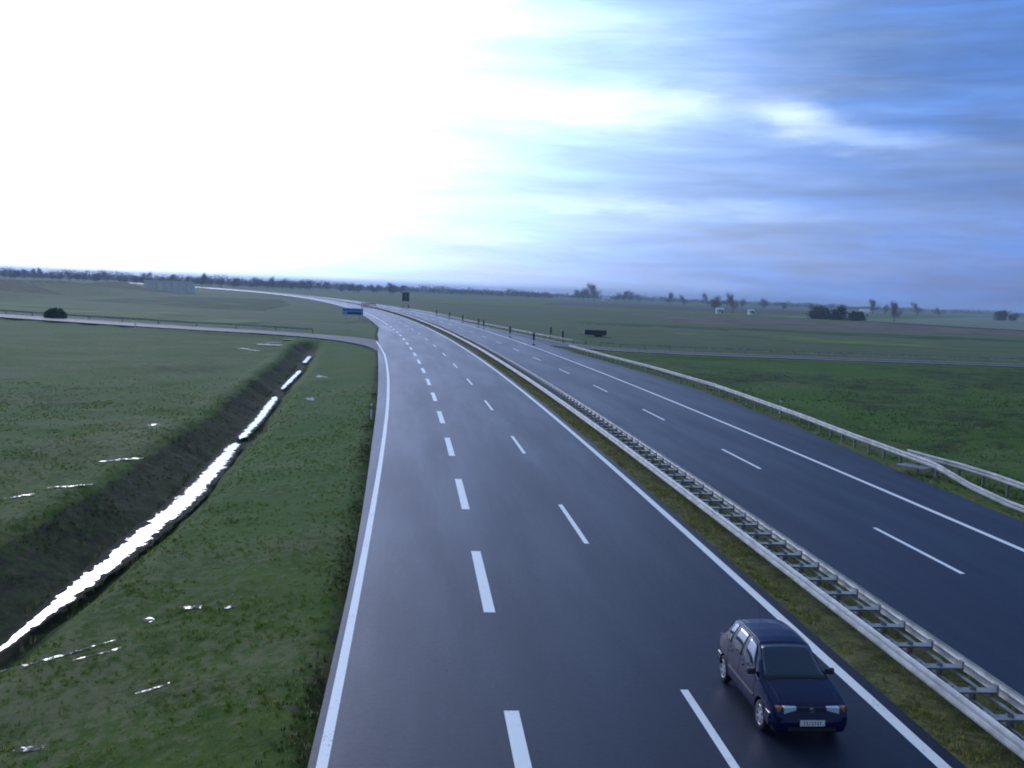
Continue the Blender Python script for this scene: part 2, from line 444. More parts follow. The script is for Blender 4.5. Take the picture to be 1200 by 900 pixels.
AX = np.array(bx_[::-1] + px_); AY = np.array(by_[::-1] + py_); TH = np.array([heading(s) for s in s_list])
def axis(s, off=0.0):
    h = float(np.interp(s, s_list, TH))
    return (float(np.interp(s, s_list, AX)) + off * cos(h), float(np.interp(s, s_list, AY)) + off * sin(h), h)
def tab(s, T): return float(np.interp(s, [q[0] for q in T], [q[1] for q in T]))

def ribbon(name, left, right, z, material, depth=0.0, uvs=None, nx=1, kind='structure', label=None, zfun=None):
    """left/right: lists of xy. A slab sheet with skirts of the given depth."""
    n = len(left); V = []; F = []; U = []
    cols = nx + 1
    for i in range(n):
        for k in range(cols):
            t = k / nx
            X = left[i][0] * (1 - t) + right[i][0] * t; Y = left[i][1] * (1 - t) + right[i][1] * t
            V.append((X, Y, z + (zfun(X, Y, t) if zfun else 0)))
            if uvs: U.append((uvs[i][0] * (1 - t) + uvs[i][1] * t, uvs[i][2]))
    for i in range(n - 1):
        for k in range(nx):
            a = i * cols + k
            F.append((a, a + 1, a + cols + 1, a + cols))
    if depth:
        b0 = len(V)
        for i in range(n):
            V.append((left[i][0], left[i][1], z - depth)); V.append((right[i][0], right[i][1], z - depth))
            if uvs: U.append((uvs[i][0], uvs[i][2])); U.append((uvs[i][1], uvs[i][2]))
        for i in range(n - 1):
            F.append((i * cols, (i + 1) * cols, b0 + 2 * i + 2, b0 + 2 * i))
            F.append(((i + 1) * cols + nx, i * cols + nx, b0 + 2 * i + 1, b0 + 2 * i + 3))
    me = bpy.data.meshes.new(name); me.from_pydata(V, [], F); me.materials.append(material)
    if uvs:
        ul = me.uv_layers.new(name='UV')
        for lp in me.loops: ul.data[lp.index].uv = U[lp.vertex_index]
    o = bpy.data.objects.new(name, me); col.objects.link(o)
    tag(o, label, None, None, kind)
    return o

LSH = [(-40, -11.4), (20, -11.45), (45, -11.8), (90, -12.2), (118, -12.3), (135, -12.0), (170, -11.6), (200, -10.4), (1500, -10.2)]
RSH = [(-40, 14.2), (0, 14.3), (30, 14.5), (39, 14.9), (55, 16.2), (80, 17.1), (100, 17.0), (130, 15.7), (150, 15.2), (170, 15.3), (220, 14.2), (290, 15.5), (360, 17.5), (450, 14.5), (1500, 14.2)]
SS = [float(q) for q in list(range(-30, 300, 3)) + list(range(300, 1440, 12))]
def carriageway(name, fl, fr, label):
    L = [axis(s, fl(s)) for s in SS]; R_ = [axis(s, fr(s)) for s in SS]
    return ribbon(name, L, R_, 0.0, M['asphalt'], .35, [(fl(s), fr(s), s) for s in SS], nx=4, label=label)
carriageway('near_carriageway', lambda s: tab(s, LSH), lambda s: .42, 'dark asphalt carriageway with three lanes, left of the median')
carriageway('far_carriageway', lambda s: 3.25, lambda s: tab(s, RSH), 'dark asphalt carriageway right of the median barrier')

def medz(X, Y, t):
    return .05 * sin(pi * t) + .05 * (mnoise.noise(Vector((X * 1.7, Y * 1.7, 0))))
ms = [float(q) for q in np.arange(-30, 200, .5)] + [float(q) for q in range(200, 1440, 6)]
ribbon('median_strip', [axis(s, .42) for s in ms], [axis(s, 3.25) for s in ms], -.015, M['median'], 0.0, nx=6, zfun=medz,
       label='rough yellowish turf strip between the carriageways')

# painted lines
def line(name, segs, off, w, label, z=.004):
    V = []; F = []
    for a, b in segs:
        k = max(1, int((b - a) / 2.5)) if b < 320 else max(1, int((b - a) / 8))
        for i in range(k + 1):
            s = a + (b - a) * i / k
            o_ = off(s) if callable(off) else off
            p = axis(s, o_ - w / 2); q = axis(s, o_ + w / 2)
            V += [(p[0], p[1], z), (q[0], q[1], z)]
            if i: n = len(V); F.append((n - 4, n - 3, n - 1, n - 2))
    me = bpy.data.meshes.new(name); me.from_pydata(V, [], F); me.materials.append(M['paint'])
    o = bpy.data.objects.new(name, me); col.objects.link(o); return tag(o, label, None, None, 'structure')
line('edge_line', [(-30, 1400)], 0.0, .26, 'solid white line along the median side of the near carriageway')
line('edge_line', [(-30, 146)], lambda s: tab(s, [(-30, -11.2), (60, -11.2), (84, -11.25), (116, -11.45), (146, -12.2)]), .20, 'solid white line along the left shoulder')
line('edge_line', [(214, 1400)], -7.8, .26, 'solid white left edge line beyond the slip road')
line('edge_line', [(-30, 1400)], 11.6, .25, 'solid white line along the right shoulder of the far carriageway')
#line('edge_line', [(-30, 1400)], 3.72, .2, 'thin white line beside the median barrier on the far side')
line('lane_line', [(10.3 + 12.4 * k - 6.2, 10.3 + 12.4 * k) for k in range(-2, 17)], -7.7, .30, 'broad short white dashes dividing off the left lane')
line('lane_line', [(11.4 + 18.7 * k - 6.2, 11.4 + 18.7 * k) for k in range(-2, 60)], -3.9, .17, 'thin white dashes between the two main lanes')
line('lane_line', [(27 + 18.7 * k - 6.2, 27 + 18.7 * k) for k in range(-3, 60)], 7.6, .17, 'thin white dashes on the far carriageway')
# gore stripes between the slip road and the main lanes
gz = []
gore = MB()
for k in range(6):
    s = 176 + k * 6
    a = axis(s, -8.1); b = axis(s + 3.0, -8.6 - k * .35)
    h = a[2]
    wv = (sin(-h) * 1.1, cos(h) * 1.1)
    gore.add([(a[0], a[1], .005), (a[0] + wv[0], a[1] + wv[1], .005), (b[0] + wv[0], b[1] + wv[1], .005), (b[0], b[1], .005)], [(0, 1, 2, 3)])
tag(gore.build('gore_marking', M['paint']), 'white stripes painted in the gore of the slip road', None, None, 'structure')

# slip roads
def smooth_path(P, n=14):
    P = [Vector(p) for p in P]; out = []
    for i in range(len(P) - 1):
        a, b, c, d_ = P[max(i - 1, 0)], P[i], P[i + 1], P[min(i + 2, len(P) - 1)]
        for k in range(n):
            t = k / n
            out.append(.5 * ((2 * b) + (c - a) * t + (2 * a - 5 * b + 4 * c - d_) * t * t + (3 * b - a - 3 * c + d_) * t ** 3))
    out.append(P[-1]); return out
def sides(path, o1, o2):
    L, R_ = [], []
    for i, p in enumerate(path):
        t = (path[min(i + 1, len(path) - 1)] - path[max(i - 1, 0)]); t.z = 0; t.normalize()
        nr = Vector((t.y, -t.x, 0))
        a = o1(i) if callable(o1) else o1; b = o2(i) if callable(o2) else o2
        L.append(tuple(p + nr * a)); R_.append(tuple(p + nr * b))
    return L, R_
def path_s(path):
    s = [0.0]
    for a, b in zip(path, path[1:]): s.append(s[-1] + (b - a).length)
    return s
def slip(name, path, w, z, label):
    wf = w if callable(w) else (lambda i: w)
    L, R_ = sides(path, lambda i: -wf(i), wf); ps = path_s(path)
    return ribbon(name, L, R_, z, M['asphalt_old'], .4, [(-wf(i) + 3, wf(i) + 3, s) for i, s in enumerate(ps)], nx=2, label=label)
LP = smooth_path([(-10.0, 108, 0), (-13.6, 129, 0), (-18.9, 146, 0), (-27.2, 159, 0), (-39, 167.5, 0), (-56, 173.5, 0), (-74, 181, 0), (-95, 191, 0), (-125, 207, 0), (-170, 233, 0), (-240, 280, 0)])
RP = smooth_path([(260, 190, 0), (180, 174, 0), (120, 164.5, 0), (80, 159.5, 0), (50, 156.6, 0), (26, 155.6, 0), (13.5, 159.5, 0), (6.0, 170, 0), (1.5, 186, 0), (-5.0, 212, 0), (-11, 238, 0), (-19, 270, 0), (-29, 312, 0), (-41, 356, 0)])
slip('left_slip_road', LP, lambda i: 3.3 + 1.7 * min(1.0, max(0.0, (i - 26) / 40.0)), -.006, 'grey slip road curving away to the left')
slip('right_slip_road', RP, 3.9, -.006, 'grey slip road crossing the fields on the right')
def pline(path, off, w, i0, i1, label, z=.003):
    L, R_ = sides(path, off - w / 2, off + w / 2)
    ribbon('edge_line', L[i0:i1], R_[i0:i1], z, M['paint'], label=label)
#pline(LP, -3.3, .24, 34, 140, 'white line on the near edge of the left slip road')
#pline(LP, 3.3, .24, 44, 140, 'white line on the far edge of the left slip road')
pline(RP, -3.4, .2, 0, 82, 'white line on the near edge of the right slip road')
pline(RP, 3.4, .2, 0, 160, 'white line on the far edge of the right slip road')

# ------------------------------------------------------------------ terrain
DC = [(-30, -9.5), (18, -12.5), (25, -12.85), (30, -13.2), (36, -13.6), (44, -14.15), (59, -16.4), (64, -16.75), (84, -19.85), (97, -21.7), (110, -23.4), (134, -27.2), (152, -30.0), (400, -60)]
DL = [(-30, 3.3), (30, 3.3), (40, 3.4), (53, 3.1), (68, 2.9), (97, 2.5), (159, 2.6), (400, 3)]     # width of the left bank
DR = [(-30, 2.0), (25, 2.0), (32, 2.2), (54, 2.3), (84, 2.2), (134, 2.0), (400, 2)]
WATER_Z = -1.38
def arr(T): return np.array([q[0] for q in T]), np.array([q[1] for q in T])
def sstep(e0, e1, v):
    t = np.clip((v - e0) / (e1 - e0), 0, 1); return t * t * (3 - 2 * t)
SA = s_list; lut_sh = np.array([tab(s, LSH) for s in SA]); rut_sh = np.array([tab(s, RSH) for s in SA])
EMB = np.array([(-175, 250), (-188, 330), (-206, 480), (-216, 570)], float)
PL = np.array([tuple(p)[:2] for p in LP]); PR = np.array([tuple(p)[:2] for p in RP])
def seg_dist(X, Y, P):
    best = np.full(X.shape, 1e9)
    for a, b in zip(P[:-1], P[1:]):
        d_ = b - a; L2 = d_ @ d_
        t = np.clip(((X - a[0]) * d_[0] + (Y - a[1]) * d_[1]) / L2, 0, 1)
        best = np.minimum(best, np.hypot(X - a[0] - t * d_[0], Y - a[1] - t * d_[1]))
    return best
def vnoise(X, Y, f, seed):
    r = np.random.default_rng(seed); T = r.random((256, 256))
    x = X * f; y = Y * f; xi = np.floor(x).astype(int); yi = np.floor(y).astype(int)
    fx = x - xi; fy = y - yi; fx = fx * fx * (3 - 2 * fx); fy = fy * fy * (3 - 2 * fy)
    g = lambda i, j: T[i & 255, j & 255]
    return (g(xi, yi) * (1 - fx) * (1 - fy) + g(xi + 1, yi) * fx * (1 - fy) + g(xi, yi + 1) * (1 - fx) * fy + g(xi + 1, yi + 1) * fx * fy) - .5
def offsets(X, Y):
    off = np.empty(X.shape); sv = np.empty(X.shape)
    Xr, Yr = X.ravel(), Y.ravel(); o_ = np.empty(Xr.shape); s_ = np.empty(Xr.shape)
    st = 4; ax, ay, at = AX[::st], AY[::st], TH[::st]; sa = SA[::st]
    for i in range(0, len(Xr), 20000):
        dx_ = Xr[i:i + 20000, None] - ax[None]; dy_ = Yr[i:i + 20000, None] - ay[None]
        j = (dx_ ** 2 + dy_ ** 2).argmin(1); k = np.arange(len(j))
        o_[i:i + 20000] = dx_[k, j] * np.cos(at[j]) + dy_[k, j] * np.sin(at[j])
        s_[i:i + 20000] = sa[j] - dx_[k, j] * np.sin(at[j]) + dy_[k, j] * np.cos(at[j])
    return o_.reshape(X.shape), s_.reshape(X.shape)
def terrain(X, Y):
    off, s = offsets(X, Y)
    lsh = np.interp(s, SA, lut_sh); rsh = np.interp(s, SA, rut_sh)
    dl = lsh - off; dr = off - rsh                      # distance outside the paved width
    dout = np.maximum(dl, dr)
    z = -.07 - .40 * sstep(.6, 6.0, dout)
    near = 1 - sstep(150, 400, np.hypot(X, Y))
    z += (vnoise(X, Y, .09, 1) * .28 + vnoise(X, Y, .35, 2) * .14 + vnoise(X, Y, 1.1, 3) * .08) * sstep(.2, 3, dout) * near
    z += 0 * sstep(150, 500, np.hypot(X, Y)) * sstep(30, 120, dout)
    z = np.where(dout < 0, -.34, np.where(dout < .35, -.34 + (dout / .35) * .30, z))
    soil = np.clip(1.0 - dl / 1.15, 0, 1) * (dl > -.2) * (dl < 3) * .6
    # left ditch
    tY, tX = arr(DC); cx = np.interp(Y, tY, tX) + vnoise(Y * 1.0, Y * 0, .22, 8) * .35
    wl = np.interp(Y, *arr(DL)); wr = np.interp(Y, *arr(DR))
    d_ = X - cx
    prof = np.where(d_ < 0, 1 - sstep(.55, 1.0 * 1, -d_ / wl * 1.0), 1 - sstep(.35, 1.0, d_ / wr))
    prof = np.where(d_ < 0, 1 - sstep(.6, 1.0, (-d_ + .0) / (wl)), prof)
    lin = np.where(d_ < 0, 1 - np.clip((-d_ - .75) / (wl - .75), 0, 1), 1 - np.clip((d_ - .6) / (wr - .6), 0, 1))
    endf = 1 - sstep(150, 156, Y)
    inside = lin * endf
    zd = -1.62 + vnoise(X, Y, .8, 9) * .16
    z = z * (1 - inside) + zd * inside
    rim = np.where(d_ < 0, np.exp(-((-d_ - wl - .5) / .8) ** 2), 0) * endf
    z += rim * .18
    soil = np.maximum(soil, np.clip(np.where(d_ < 0, sstep(.04, .22, lin) * 1.05, sstep(.62, .9, lin) * .75), 0, 1) * endf)
    # shallow swale on the right
    q = np.exp(-((dr - 9) / 2.6) ** 2) * (1 - sstep(100, 135, Y)) 
    z -= .55 * q
    soil = np.maximum(soil, q * (.30 + .35 * vnoise(X, Y, .08, 12)))
    soil = np.maximum(soil, (dr > 3) * (Y < 150) * np.clip(.30 + 1.1 * vnoise(X, Y, .05, 14) + .5 * vnoise(X, Y, .16, 15), 0, .62))
    soil = np.maximum(soil, (d_ < -4) * (Y < 175) * np.clip(.16 + .9 * vnoise(X, Y, .06, 16) + .4 * vnoise(X, Y, .2, 17), 0, .5))
    # embankment of the far overpass
    de = seg_dist(X, Y, EMB); e = 1 - np.clip((de - 5) / 15, 0, 1)
    z = np.where(e > 0, z * (1 - e) + e * 5.2, z)
    soil = np.maximum(soil, (e > .02) * .78)
    # slip roads lie on the ground, which dips under them
    for P in (PL, PR):
        dp = seg_dist(X, Y, P)
        k = 1 - sstep(4.4, 9, dp)
        z = np.where(dout > 0, z * (1 - k) + (-.08) * k, z)
        z = np.where(dp < (np.interp(Y - X, [130, 160, 200], [3.2, 3.8, 4.9]) if P is PL else 4.0), np.minimum(z, -.36), z)
    return z, soil, off, s, dout
gx = np.concatenate([-np.geomspace(7000, 62, 46), np.arange(-60, -34, .9), np.arange(-34, -3, .33), np.arange(-3, 14, 1.0), np.arange(14, 44, .6), np.arange(44, 78, 2.0), np.geomspace(80, 7000, 46)])
gy = np.concatenate([np.arange(-60, 8, 8.0), np.arange(8, 80, .42), np.arange(80, 205, .95), np.arange(206, 420, 5), np.arange(425, 700, 9), np.geomspace(710, 7000, 40)])
GX, GY = np.meshgrid(gx, gy)
GZ, SOIL, GOFF, GS, GDO = terrain(GX, GY)
ny, nx_ = GX.shape
idx = np.arange(ny * nx_).reshape(ny, nx_)
Fq = np.stack([idx[:-1, :-1], idx[:-1, 1:], idx[1:, 1:], idx[1:, :-1]], -1).reshape(-1, 4)
ground = np_mesh('ground', np.stack([GX, GY, GZ], -1), Fq, M['ground'], smooth=True)
tag(ground, 'green and brown flat grassland with a ditch', None, None, 'structure')
distm = sstep(140, 230, GY) * 1.0
lush = np.clip(np.exp(-((GX + 9 + (GY - 40) * .13) / 5.5) ** 2) * sstep(20, 50, GY) + (GOFF > 22) * .9 * (GY < 150) + (GX < -24) * .55, 0, 1)
ca = ground.data.color_attributes.new('masks', 'FLOAT_COLOR', 'POINT')
buf = np.ones((ny * nx_, 4), np.float32); buf[:, 0] = SOIL.ravel(); buf[:, 1] = distm.ravel(); buf[:, 2] = lush.ravel()
ca.data.foreach_set('color', buf.ravel())

# far fields lying on the plain
def field(name, pts, z, material, label):
    o = MB().add([(x_, y_, z) for x_, y_ in pts], [tuple(range(len(pts)))]).build(name, material)
    return tag(o, label, None, None, 'structure')
field('field', [(150, 640), (205, 575), (250, 470), (430, 520), (900, 800), (1400, 1500), (700, 1500), (290, 760)], -.425, M['crop'], 'pale grey-green crop field at the right horizon')
field('field', [(196, 548), (235, 455), (520, 500), (1000, 780), (930, 800), (440, 525), (256, 474), (206, 573)], -.41, M['hedgerow'], 'dark green strip along the near edge of the pale field')
field('field', [(20, 760), (150, 740), (250, 820), (420, 1200), (60, 1200)], -.42, M['tilled'], 'brownish tilled field before the right tree line')

def rough_edge(P, amp, step):
    out = []
    for (x0, y0), (x1, y1) in zip(P, P[1:] + P[:1]):
        L = sqrt((x1 - x0) ** 2 + (y1 - y0) ** 2); n = max(1, int(L / step))
        for k in range(n):
            t = k / n; x_, y_ = x0 + (x1 - x0) * t, y0 + (y1 - y0) * t
            out.append((x_, y_ + amp * mnoise.noise(Vector((x_ * .02, y_ * .05, 3.0)))))
    return out
field('field', rough_edge([(60, 372), (190, 352), (420, 340), (620, 430), (700, 560), (330, 470), (250, 452), (195, 520), (60, 560)], 22, 9), -.435, M['stubble'], 'brownish stubble field in the middle distance on the right')
field('field', rough_edge([(40, 236), (150, 226), (300, 232), (420, 262), (300, 272), (150, 262), (40, 262)], 9, 6), -.44, M['spring'], 'light yellow-green strip beyond the right slip road')
field('field', rough_edge([(20, 300), (200, 285), (360, 290), (360, 318), (200, 312), (20, 334)], 12, 8), -.445, M['rough'], 'dark rough grass strip in the right fields')
field('field', rough_edge([(-60, 640), (60, 600), (300, 640), (500, 900), (200, 1000), (-80, 900)], 60, 25), -.45, M['spring'], 'light green field far behind the dark trailer')
field('field', rough_edge([(-150, 345), (-75, 300), (-88, 400), (-120, 520), (-165, 500)], 10, 8), -.44, M['rough'], 'darker green meadow left of the motorway bend')
field('field', rough_edge([(-130, 236), (-60, 208), (-48, 232), (-90, 262), (-150, 290)], 8, 6), -.43, M['spring'], 'light green strip behind the left slip road')

# ------------------------------------------------------------------ water and puddles
def wz_ribbon(T, name, label, z=WATER_Z, kind='structure', mt='water', step=.15, jag=.09):
    Ys = np.arange(T[0][0], T[-1][0], step)
    L, R_ = [], []
    n = len(Ys)
    for i, Y in enumerate(Ys):
        xl = np.interp(Y, [t[0] for t in T], [t[1] for t in T]); xr = np.interp(Y, [t[0] for t in T], [t[2] for t in T])
        e = min(1, i / 6, (n - 1 - i) / 6); mid = (xl + xr) / 2
        j1 = mnoise.noise(Vector((Y * 1.1, 3.1, 0))) * jag + mnoise.noise(Vector((Y * 3.1, 9.1, 0))) * jag * .8
        j2 = mnoise.noise(Vector((Y * 1.2, 23.1, 0))) * jag + mnoise.noise(Vector((Y * 2.9, 39.1, 0))) * jag * .8
        L.append((mid + (xl - mid) * e + j1 * min(1, e + .2), Y)); R_.append((max(mid + (xr - mid) * e + j2, mid + (xl - mid) * e + j1 + .04), Y))
    return ribbon(name, L, R_, z, M[mt], label=label, kind=kind, uvs=[(0, 1, Y) for Y in Ys])
wz_ribbon([(10, -12.2, -11.9), (20, -12.75, -12.5), (25.3, -13.05, -12.7), (28, -13.35, -12.75), (30, -13.6, -12.72), (35.8, -14.15, -12.85), (44, -14.85, -13.4), (52, -15.8, -14.55), (60.5, -16.95, -15.9)],
          'ditch_water', 'long strip of water in the ditch reflecting the white sky')
wz_ribbon([(61.8, -17.0, -16.2), (70, -18.05, -17.15), (86, -20.5, -19.6)], 'ditch_water', 'second stretch of bright ditch water', jag=.1)
wz_ribbon([(92, -21.2, -20.7), (100, -22.4, -21.6), (113, -24.1, -23.3)], 'ditch_water', 'third, narrower stretch of ditch water', jag=.1)
wz_ribbon([(124, -26.0, -25.1), (136, -27.7, -26.8)], 'ditch_water', 'last small stretch of ditch water before the slip road', jag=.1)
def tz(x_, y_):
    return float(terrain(np.array([[x_]], float), np.array([[y_]], float))[0][0, 0])
def puddle(x_, y_, lx, ly, rot, label, mt='water', seed=0, dz=.014):
    n = 40; r_ = random.Random(seed + int(x_ * 10)); ph = [r_.random() * 6.28 for _ in range(4)]
    z0 = tz(x_, y_) + dz
    ring = []
    for k in range(n):
        a = 2 * pi * k / n
        q = 1 + .22 * sin(2 * a + ph[0]) + .2 * sin(3 * a + ph[1]) + .16 * sin(5 * a + ph[2]) + .1 * sin(9 * a + ph[3])
        u, v = lx / 2 * q * cos(a), ly / 2 * q * sin(a)
        ring.append((x_ + u * cos(rot) - v * sin(rot), y_ + u * sin(rot) + v * cos(rot)))
    V = [(x_, y_, z0)] + [(a, b, z0) for a, b in ring]
    o = MB().add(V, [(0, k + 1, (k + 1) % n + 1) for k in range(n)]).build('puddle', M['puddle'])
    return tag(o, label, None, None, 'structure')
PUD = [(-18.7, 39.2, 1.5, .22, .95, 'thin curved puddle on the left field'), (-17.6, 40.3, 1.5, .3, .7, 'short puddle beside the thin curved one'),
       (-35.2, 149, 2.4, 1.8, .2, 'puddle far up the left field'), (-33.6, 140, 4.0, 2.6, .4, 'bright puddle near the ditch top'), (-35.3, 131, 2.4, 2.0, 0, 'round puddle on the left field'), (-32.8, 129, 2.2, 1.6, 0, 'small puddle near the ditch edge'), (-34, 156, 2.4, 3.0, 0, 'puddle by the slip road'),
       (-21.3, 60.5, 1.0, .7, .4, 'pale puddle by the dark bank'), (-18.15, 47.3, 1.5, .45, .8, 'puddle on the rim of the dark bank'),
       (-10.3, 22.9, 2.6, .12, .95, 'long narrow wheel rut filled with water'), (-9.35, 23.2, 1.2, .11, .9, 'shorter water-filled wheel rut'),
       (-18.2, 97, 1.6, 2.4, .3, 'pale puddle right of the ditch'), (-15.2, 76.5, .9, 1.6, .3, 'small bright puddle right of the ditch'),
       (-9.1, 25.6, .45, .3, .3, 'little puddle in the verge'), (-8.15, 26.3, .7, .3, .2, 'faint puddle in the verge'), (-7.2, 26.2, .35, .2, .6, 'tiny puddle in the verge'),
       (-8.6, 18.2, .7, .18, .3, 'puddle at the lower left'), (-7.2, 21.0, 1.1, .1, .9, 'faint water-filled rut')]
for i, p in enumerate(PUD): puddle(*p[:5], p[5], seed=i)

# ------------------------------------------------------------------ grass tufts (geometry)
def tufts(name, X, Y, Z, hgt, wid, cols, label, blades=6):
    n = len(X); nb = blades
    Xb = np.repeat(X, nb); Yb = np.repeat(Y, nb); Zb = np.repeat(Z, nb); H = np.repeat(hgt, nb) * rng.uniform(.5, 1.15, n * nb)
    W = np.repeat(wid, nb)
    a = rng.uniform(0, 2 * pi, n * nb); lean = rng.uniform(.25, 1.0, n * nb) * H
    bx = Xb + rng.normal(0, .035, n * nb) + 0; by = Yb + rng.normal(0, .035, n * nb)
    px, py = -np.sin(a) * W, np.cos(a) * W
    base1 = np.stack([bx - px, by - py, Zb - .02], -1); base2 = np.stack([bx + px, by + py, Zb - .02], -1)
    tip = np.stack([bx + np.cos(a) * lean, by + np.sin(a) * lean, Zb + H], -1)
    V = np.stack([base1, base2, tip], 1).reshape(-1, 3)
    F = np.arange(n * nb * 3).reshape(-1, 3)
    o = np_mesh(name, V, F, M['tuft'])
    C = np.repeat(np.repeat(cols, nb, 0) * rng.uniform(.75, 1.25, (n * nb, 1)), 3, 0)
    c4 = np.ones((len(C), 4), np.float32); c4[:, :3] = C
    o.data.color_attributes.new('tint', 'FLOAT_COLOR', 'POINT').data.foreach_set('color', c4.ravel())
    return tag(o, label, 'grass', None, 'stuff')
def palette(n, P, w):
    P = np.array(P); k = rng.choice(len(P), n, p=np.array(w) / sum(w)); return P[k]
# left verge and field: density falls with distance
N = 46000
Yg = 14 + 90 * rng.random(N) ** 1.7; Xg = -40 + 37 * rng.random(N)
keep = (Xg > -.56 * Yg - 2)
Xg, Yg = Xg[keep], Yg[keep]
Zg, so_, of_, ss_, do_ = terrain(Xg[None], Yg[None]); Zg, so_, do_ = Zg[0], so_[0], do_[0]
cl = vnoise(Xg, Yg, .5, 31) + vnoise(Xg, Yg, 2.1, 32) * .6
k = (do_ > .35) & (Zg > WATER_Z + .12) & (rng.random(len(Xg)) < np.clip(.62 + cl * 1.3, .05, 1) * (1 - sstep(50, 100, Yg)) * np.where(so_ > .6, .8, 1))
Xg, Yg, Zg, so_, do_, cl = Xg[k], Yg[k], Zg[k], so_[k], do_[k], cl[k]
cc = palette(len(Xg), [(.090, .150, .020), (.115, .170, .028), (.075, .115, .018), (.16, .17, .045), (.26, .23, .09)], [4, 4, 3, 1.6, .6])
bk = so_ > .6
cc[bk] = palette(int(bk.sum()), [(.035, .050, .014), (.10, .085, .045), (.055, .045, .028), (.05, .085, .02), (.15, .13, .08)], [3, 1.4, 2.5, 2, .5])
tufts('grass', Xg, Yg, Zg, rng.uniform(.03, .085, len(Xg)) * (1 + cl * 1.1), np.full(len(Xg), .012) + Yg * .00018, cc, 'short winter grass of the verge and field left of the motorway')
# dead reeds at the water's edge
n = 1500; Yw = rng.uniform(22, 120, n); side = rng.choice([-1, 1], n)
Xw = np.interp(Yw, *arr(DC)) + side * (np.interp(Yw, [22, 36, 60, 120], [.25, .68, .6, .5]) + np.abs(rng.normal(0, .13, n)))
k = rng.random(n) < .4 + 1.1 * vnoise(Yw, side * 3.0, .3, 77); Xw, Yw = Xw[k], Yw[k]
tufts('reeds', Xw, Yw, np.full(len(Xw), WATER_Z - .02), rng.uniform(.10, .32, len(Xw)), np.full(len(Xw), .010), palette(len(Xw), [(.16, .13, .07), (.06, .055, .03), (.05, .07, .02)], [1.2, 2, 2]), 'thin dead reeds standing along the edge of the ditch water', blades=7)
# ragged weeds along the left asphalt edge
n = 3000; s_ = -4 + 75 * rng.random(n) ** 1.3; o_ = np.interp(s_, SA, lut_sh) - np.abs(rng.normal(0, .38, n)) - .07
P = np.array([axis(a, b)[:2] for a, b in zip(s_, o_)])
den = vnoise(s_, s_ * 0, .35, 41); k = rng.random(n) < .45 + den
P = P[k]; Zs = np.full(len(P), -.06)
tufts('verge_weeds', P[:, 0], P[:, 1], Zs, rng.uniform(.04, .11, len(P)), np.full(len(P), .013), palette(len(P), [(.035, .045, .018), (.09, .085, .045), (.22, .20, .14), (.02, .02, .014)], [3, 2, .7, 2]), 'ragged dark weeds along the left asphalt edge')
# median
n = 26000; s_ = -6 + 130 * rng.random(n) ** 1.4; o_ = rng.uniform(.5, 3.15, n)
den = vnoise(s_, o_ * 2, .8, 51) + .4 * vnoise(s_, o_ * 3, 3, 52); k = rng.random(n) < .5 + den * 1.2
s_, o_ = s_[k], o_[k]
P = np.array([axis(a, b)[:2] for a, b in zip(s_, o_)])
tufts('median_grass', P[:, 0], P[:, 1], np.full(len(P), .0), rng.uniform(.05, .17, len(P)), np.full(len(P), .013), palette(len(P), [(.14, .17, .04), (.22, .21, .06), (.28, .24, .11), (.08, .10, .03), (.17, .13, .06)], [3, 3, 1.5, 2.5, 1]), 'yellowish tufty grass of the median strip')
# right verge and field
n = 36000; Yr_ = 32 + 110 * rng.random(n) ** 1.4; Xr_ = 16 + 60 * rng.random(n)
k = Xr_ < .56 * Yr_ + 3; Xr_, Yr_ = Xr_[k], Yr_[k]
Zr_, so_, of_, ss_, do_ = [q[0] for q in terrain(Xr_[None], Yr_[None])]
cl = vnoise(Xr_, Yr_, .3, 61) + vnoise(Xr_, Yr_, 1.2, 62) * .5
k = (do_ > .35) & (rng.random(len(Xr_)) < np.clip(.5 + cl * 1.4, .04, 1) * (1 - sstep(60, 138, Yr_)))
Xr_, Yr_, Zr_, cl = Xr_[k], Yr_[k], Zr_[k], cl[k]
tufts('grass', Xr_, Yr_, Zr_, rng.uniform(.06, .15, len(Xr_)) * (1 + cl), np.full(len(Xr_), .02) + Yr_ * .0001, palette(len(Xr_), [(.060, .115, .030), (.075, .13, .034), (.045, .08, .024), (.12, .12, .045)], [4, 4, 4, 1.3]), 'deep green grass of the verge and field right of the motorway')

# ------------------------------------------------------------------ guardrails
WPROF = [(-.155, .0), (-.135, .012), (-.11, .072), (-.065, .078), (-.035, .02), (.0, .0), (.035, .02), (.065, .078), (.11, .072), (.135, .012), (.155, .0)]
def beam(name, pts, out, parent, zc=.6, joints=True, flat=1.0):
    """pts: list of (x,y,h[,z]) along the beam, out=+1/-1 the side the beam bulges to (right/left of travel)"""
    V = []; F = []; m_ = len(WPROF)
    for q in pts:
        z0 = q[3] if len(q) > 3 else zc
        nrm = (cos(q[2]) * out, sin(q[2]) * out)
        for dz_, dn in WPROF: V.append((q[0] + nrm[0] * dn, q[1] + nrm[1] * dn, z0 + dz_))
        for dz_, dn in reversed(WPROF): V.append((q[0] + nrm[0] * (dn - .012), q[1] + nrm[1] * (dn - .012), z0 + dz_))
    r_ = 2 * m_
    for i in range(len(pts) - 1):
        for k_ in range(r_):
            F.append((i * r_ + k_, i * r_ + (k_ + 1) % r_, (i + 1) * r_ + (k_ + 1) % r_, (i + 1) * r_ + k_))
    F.append(tuple(range(r_))); F.append(tuple(range((len(pts) - 1) * r_, len(pts) * r_)))
    return MB().add(V, F).build(name, M['galv'], parent)
post_m = MB()
post_m.box((0, 0, .27), (.10, .006, .80)); post_m.box((-.05, .028, .27), (.006, .056, .80)); post_m.box((.05, -.028, .27), (.006, .056, .80))
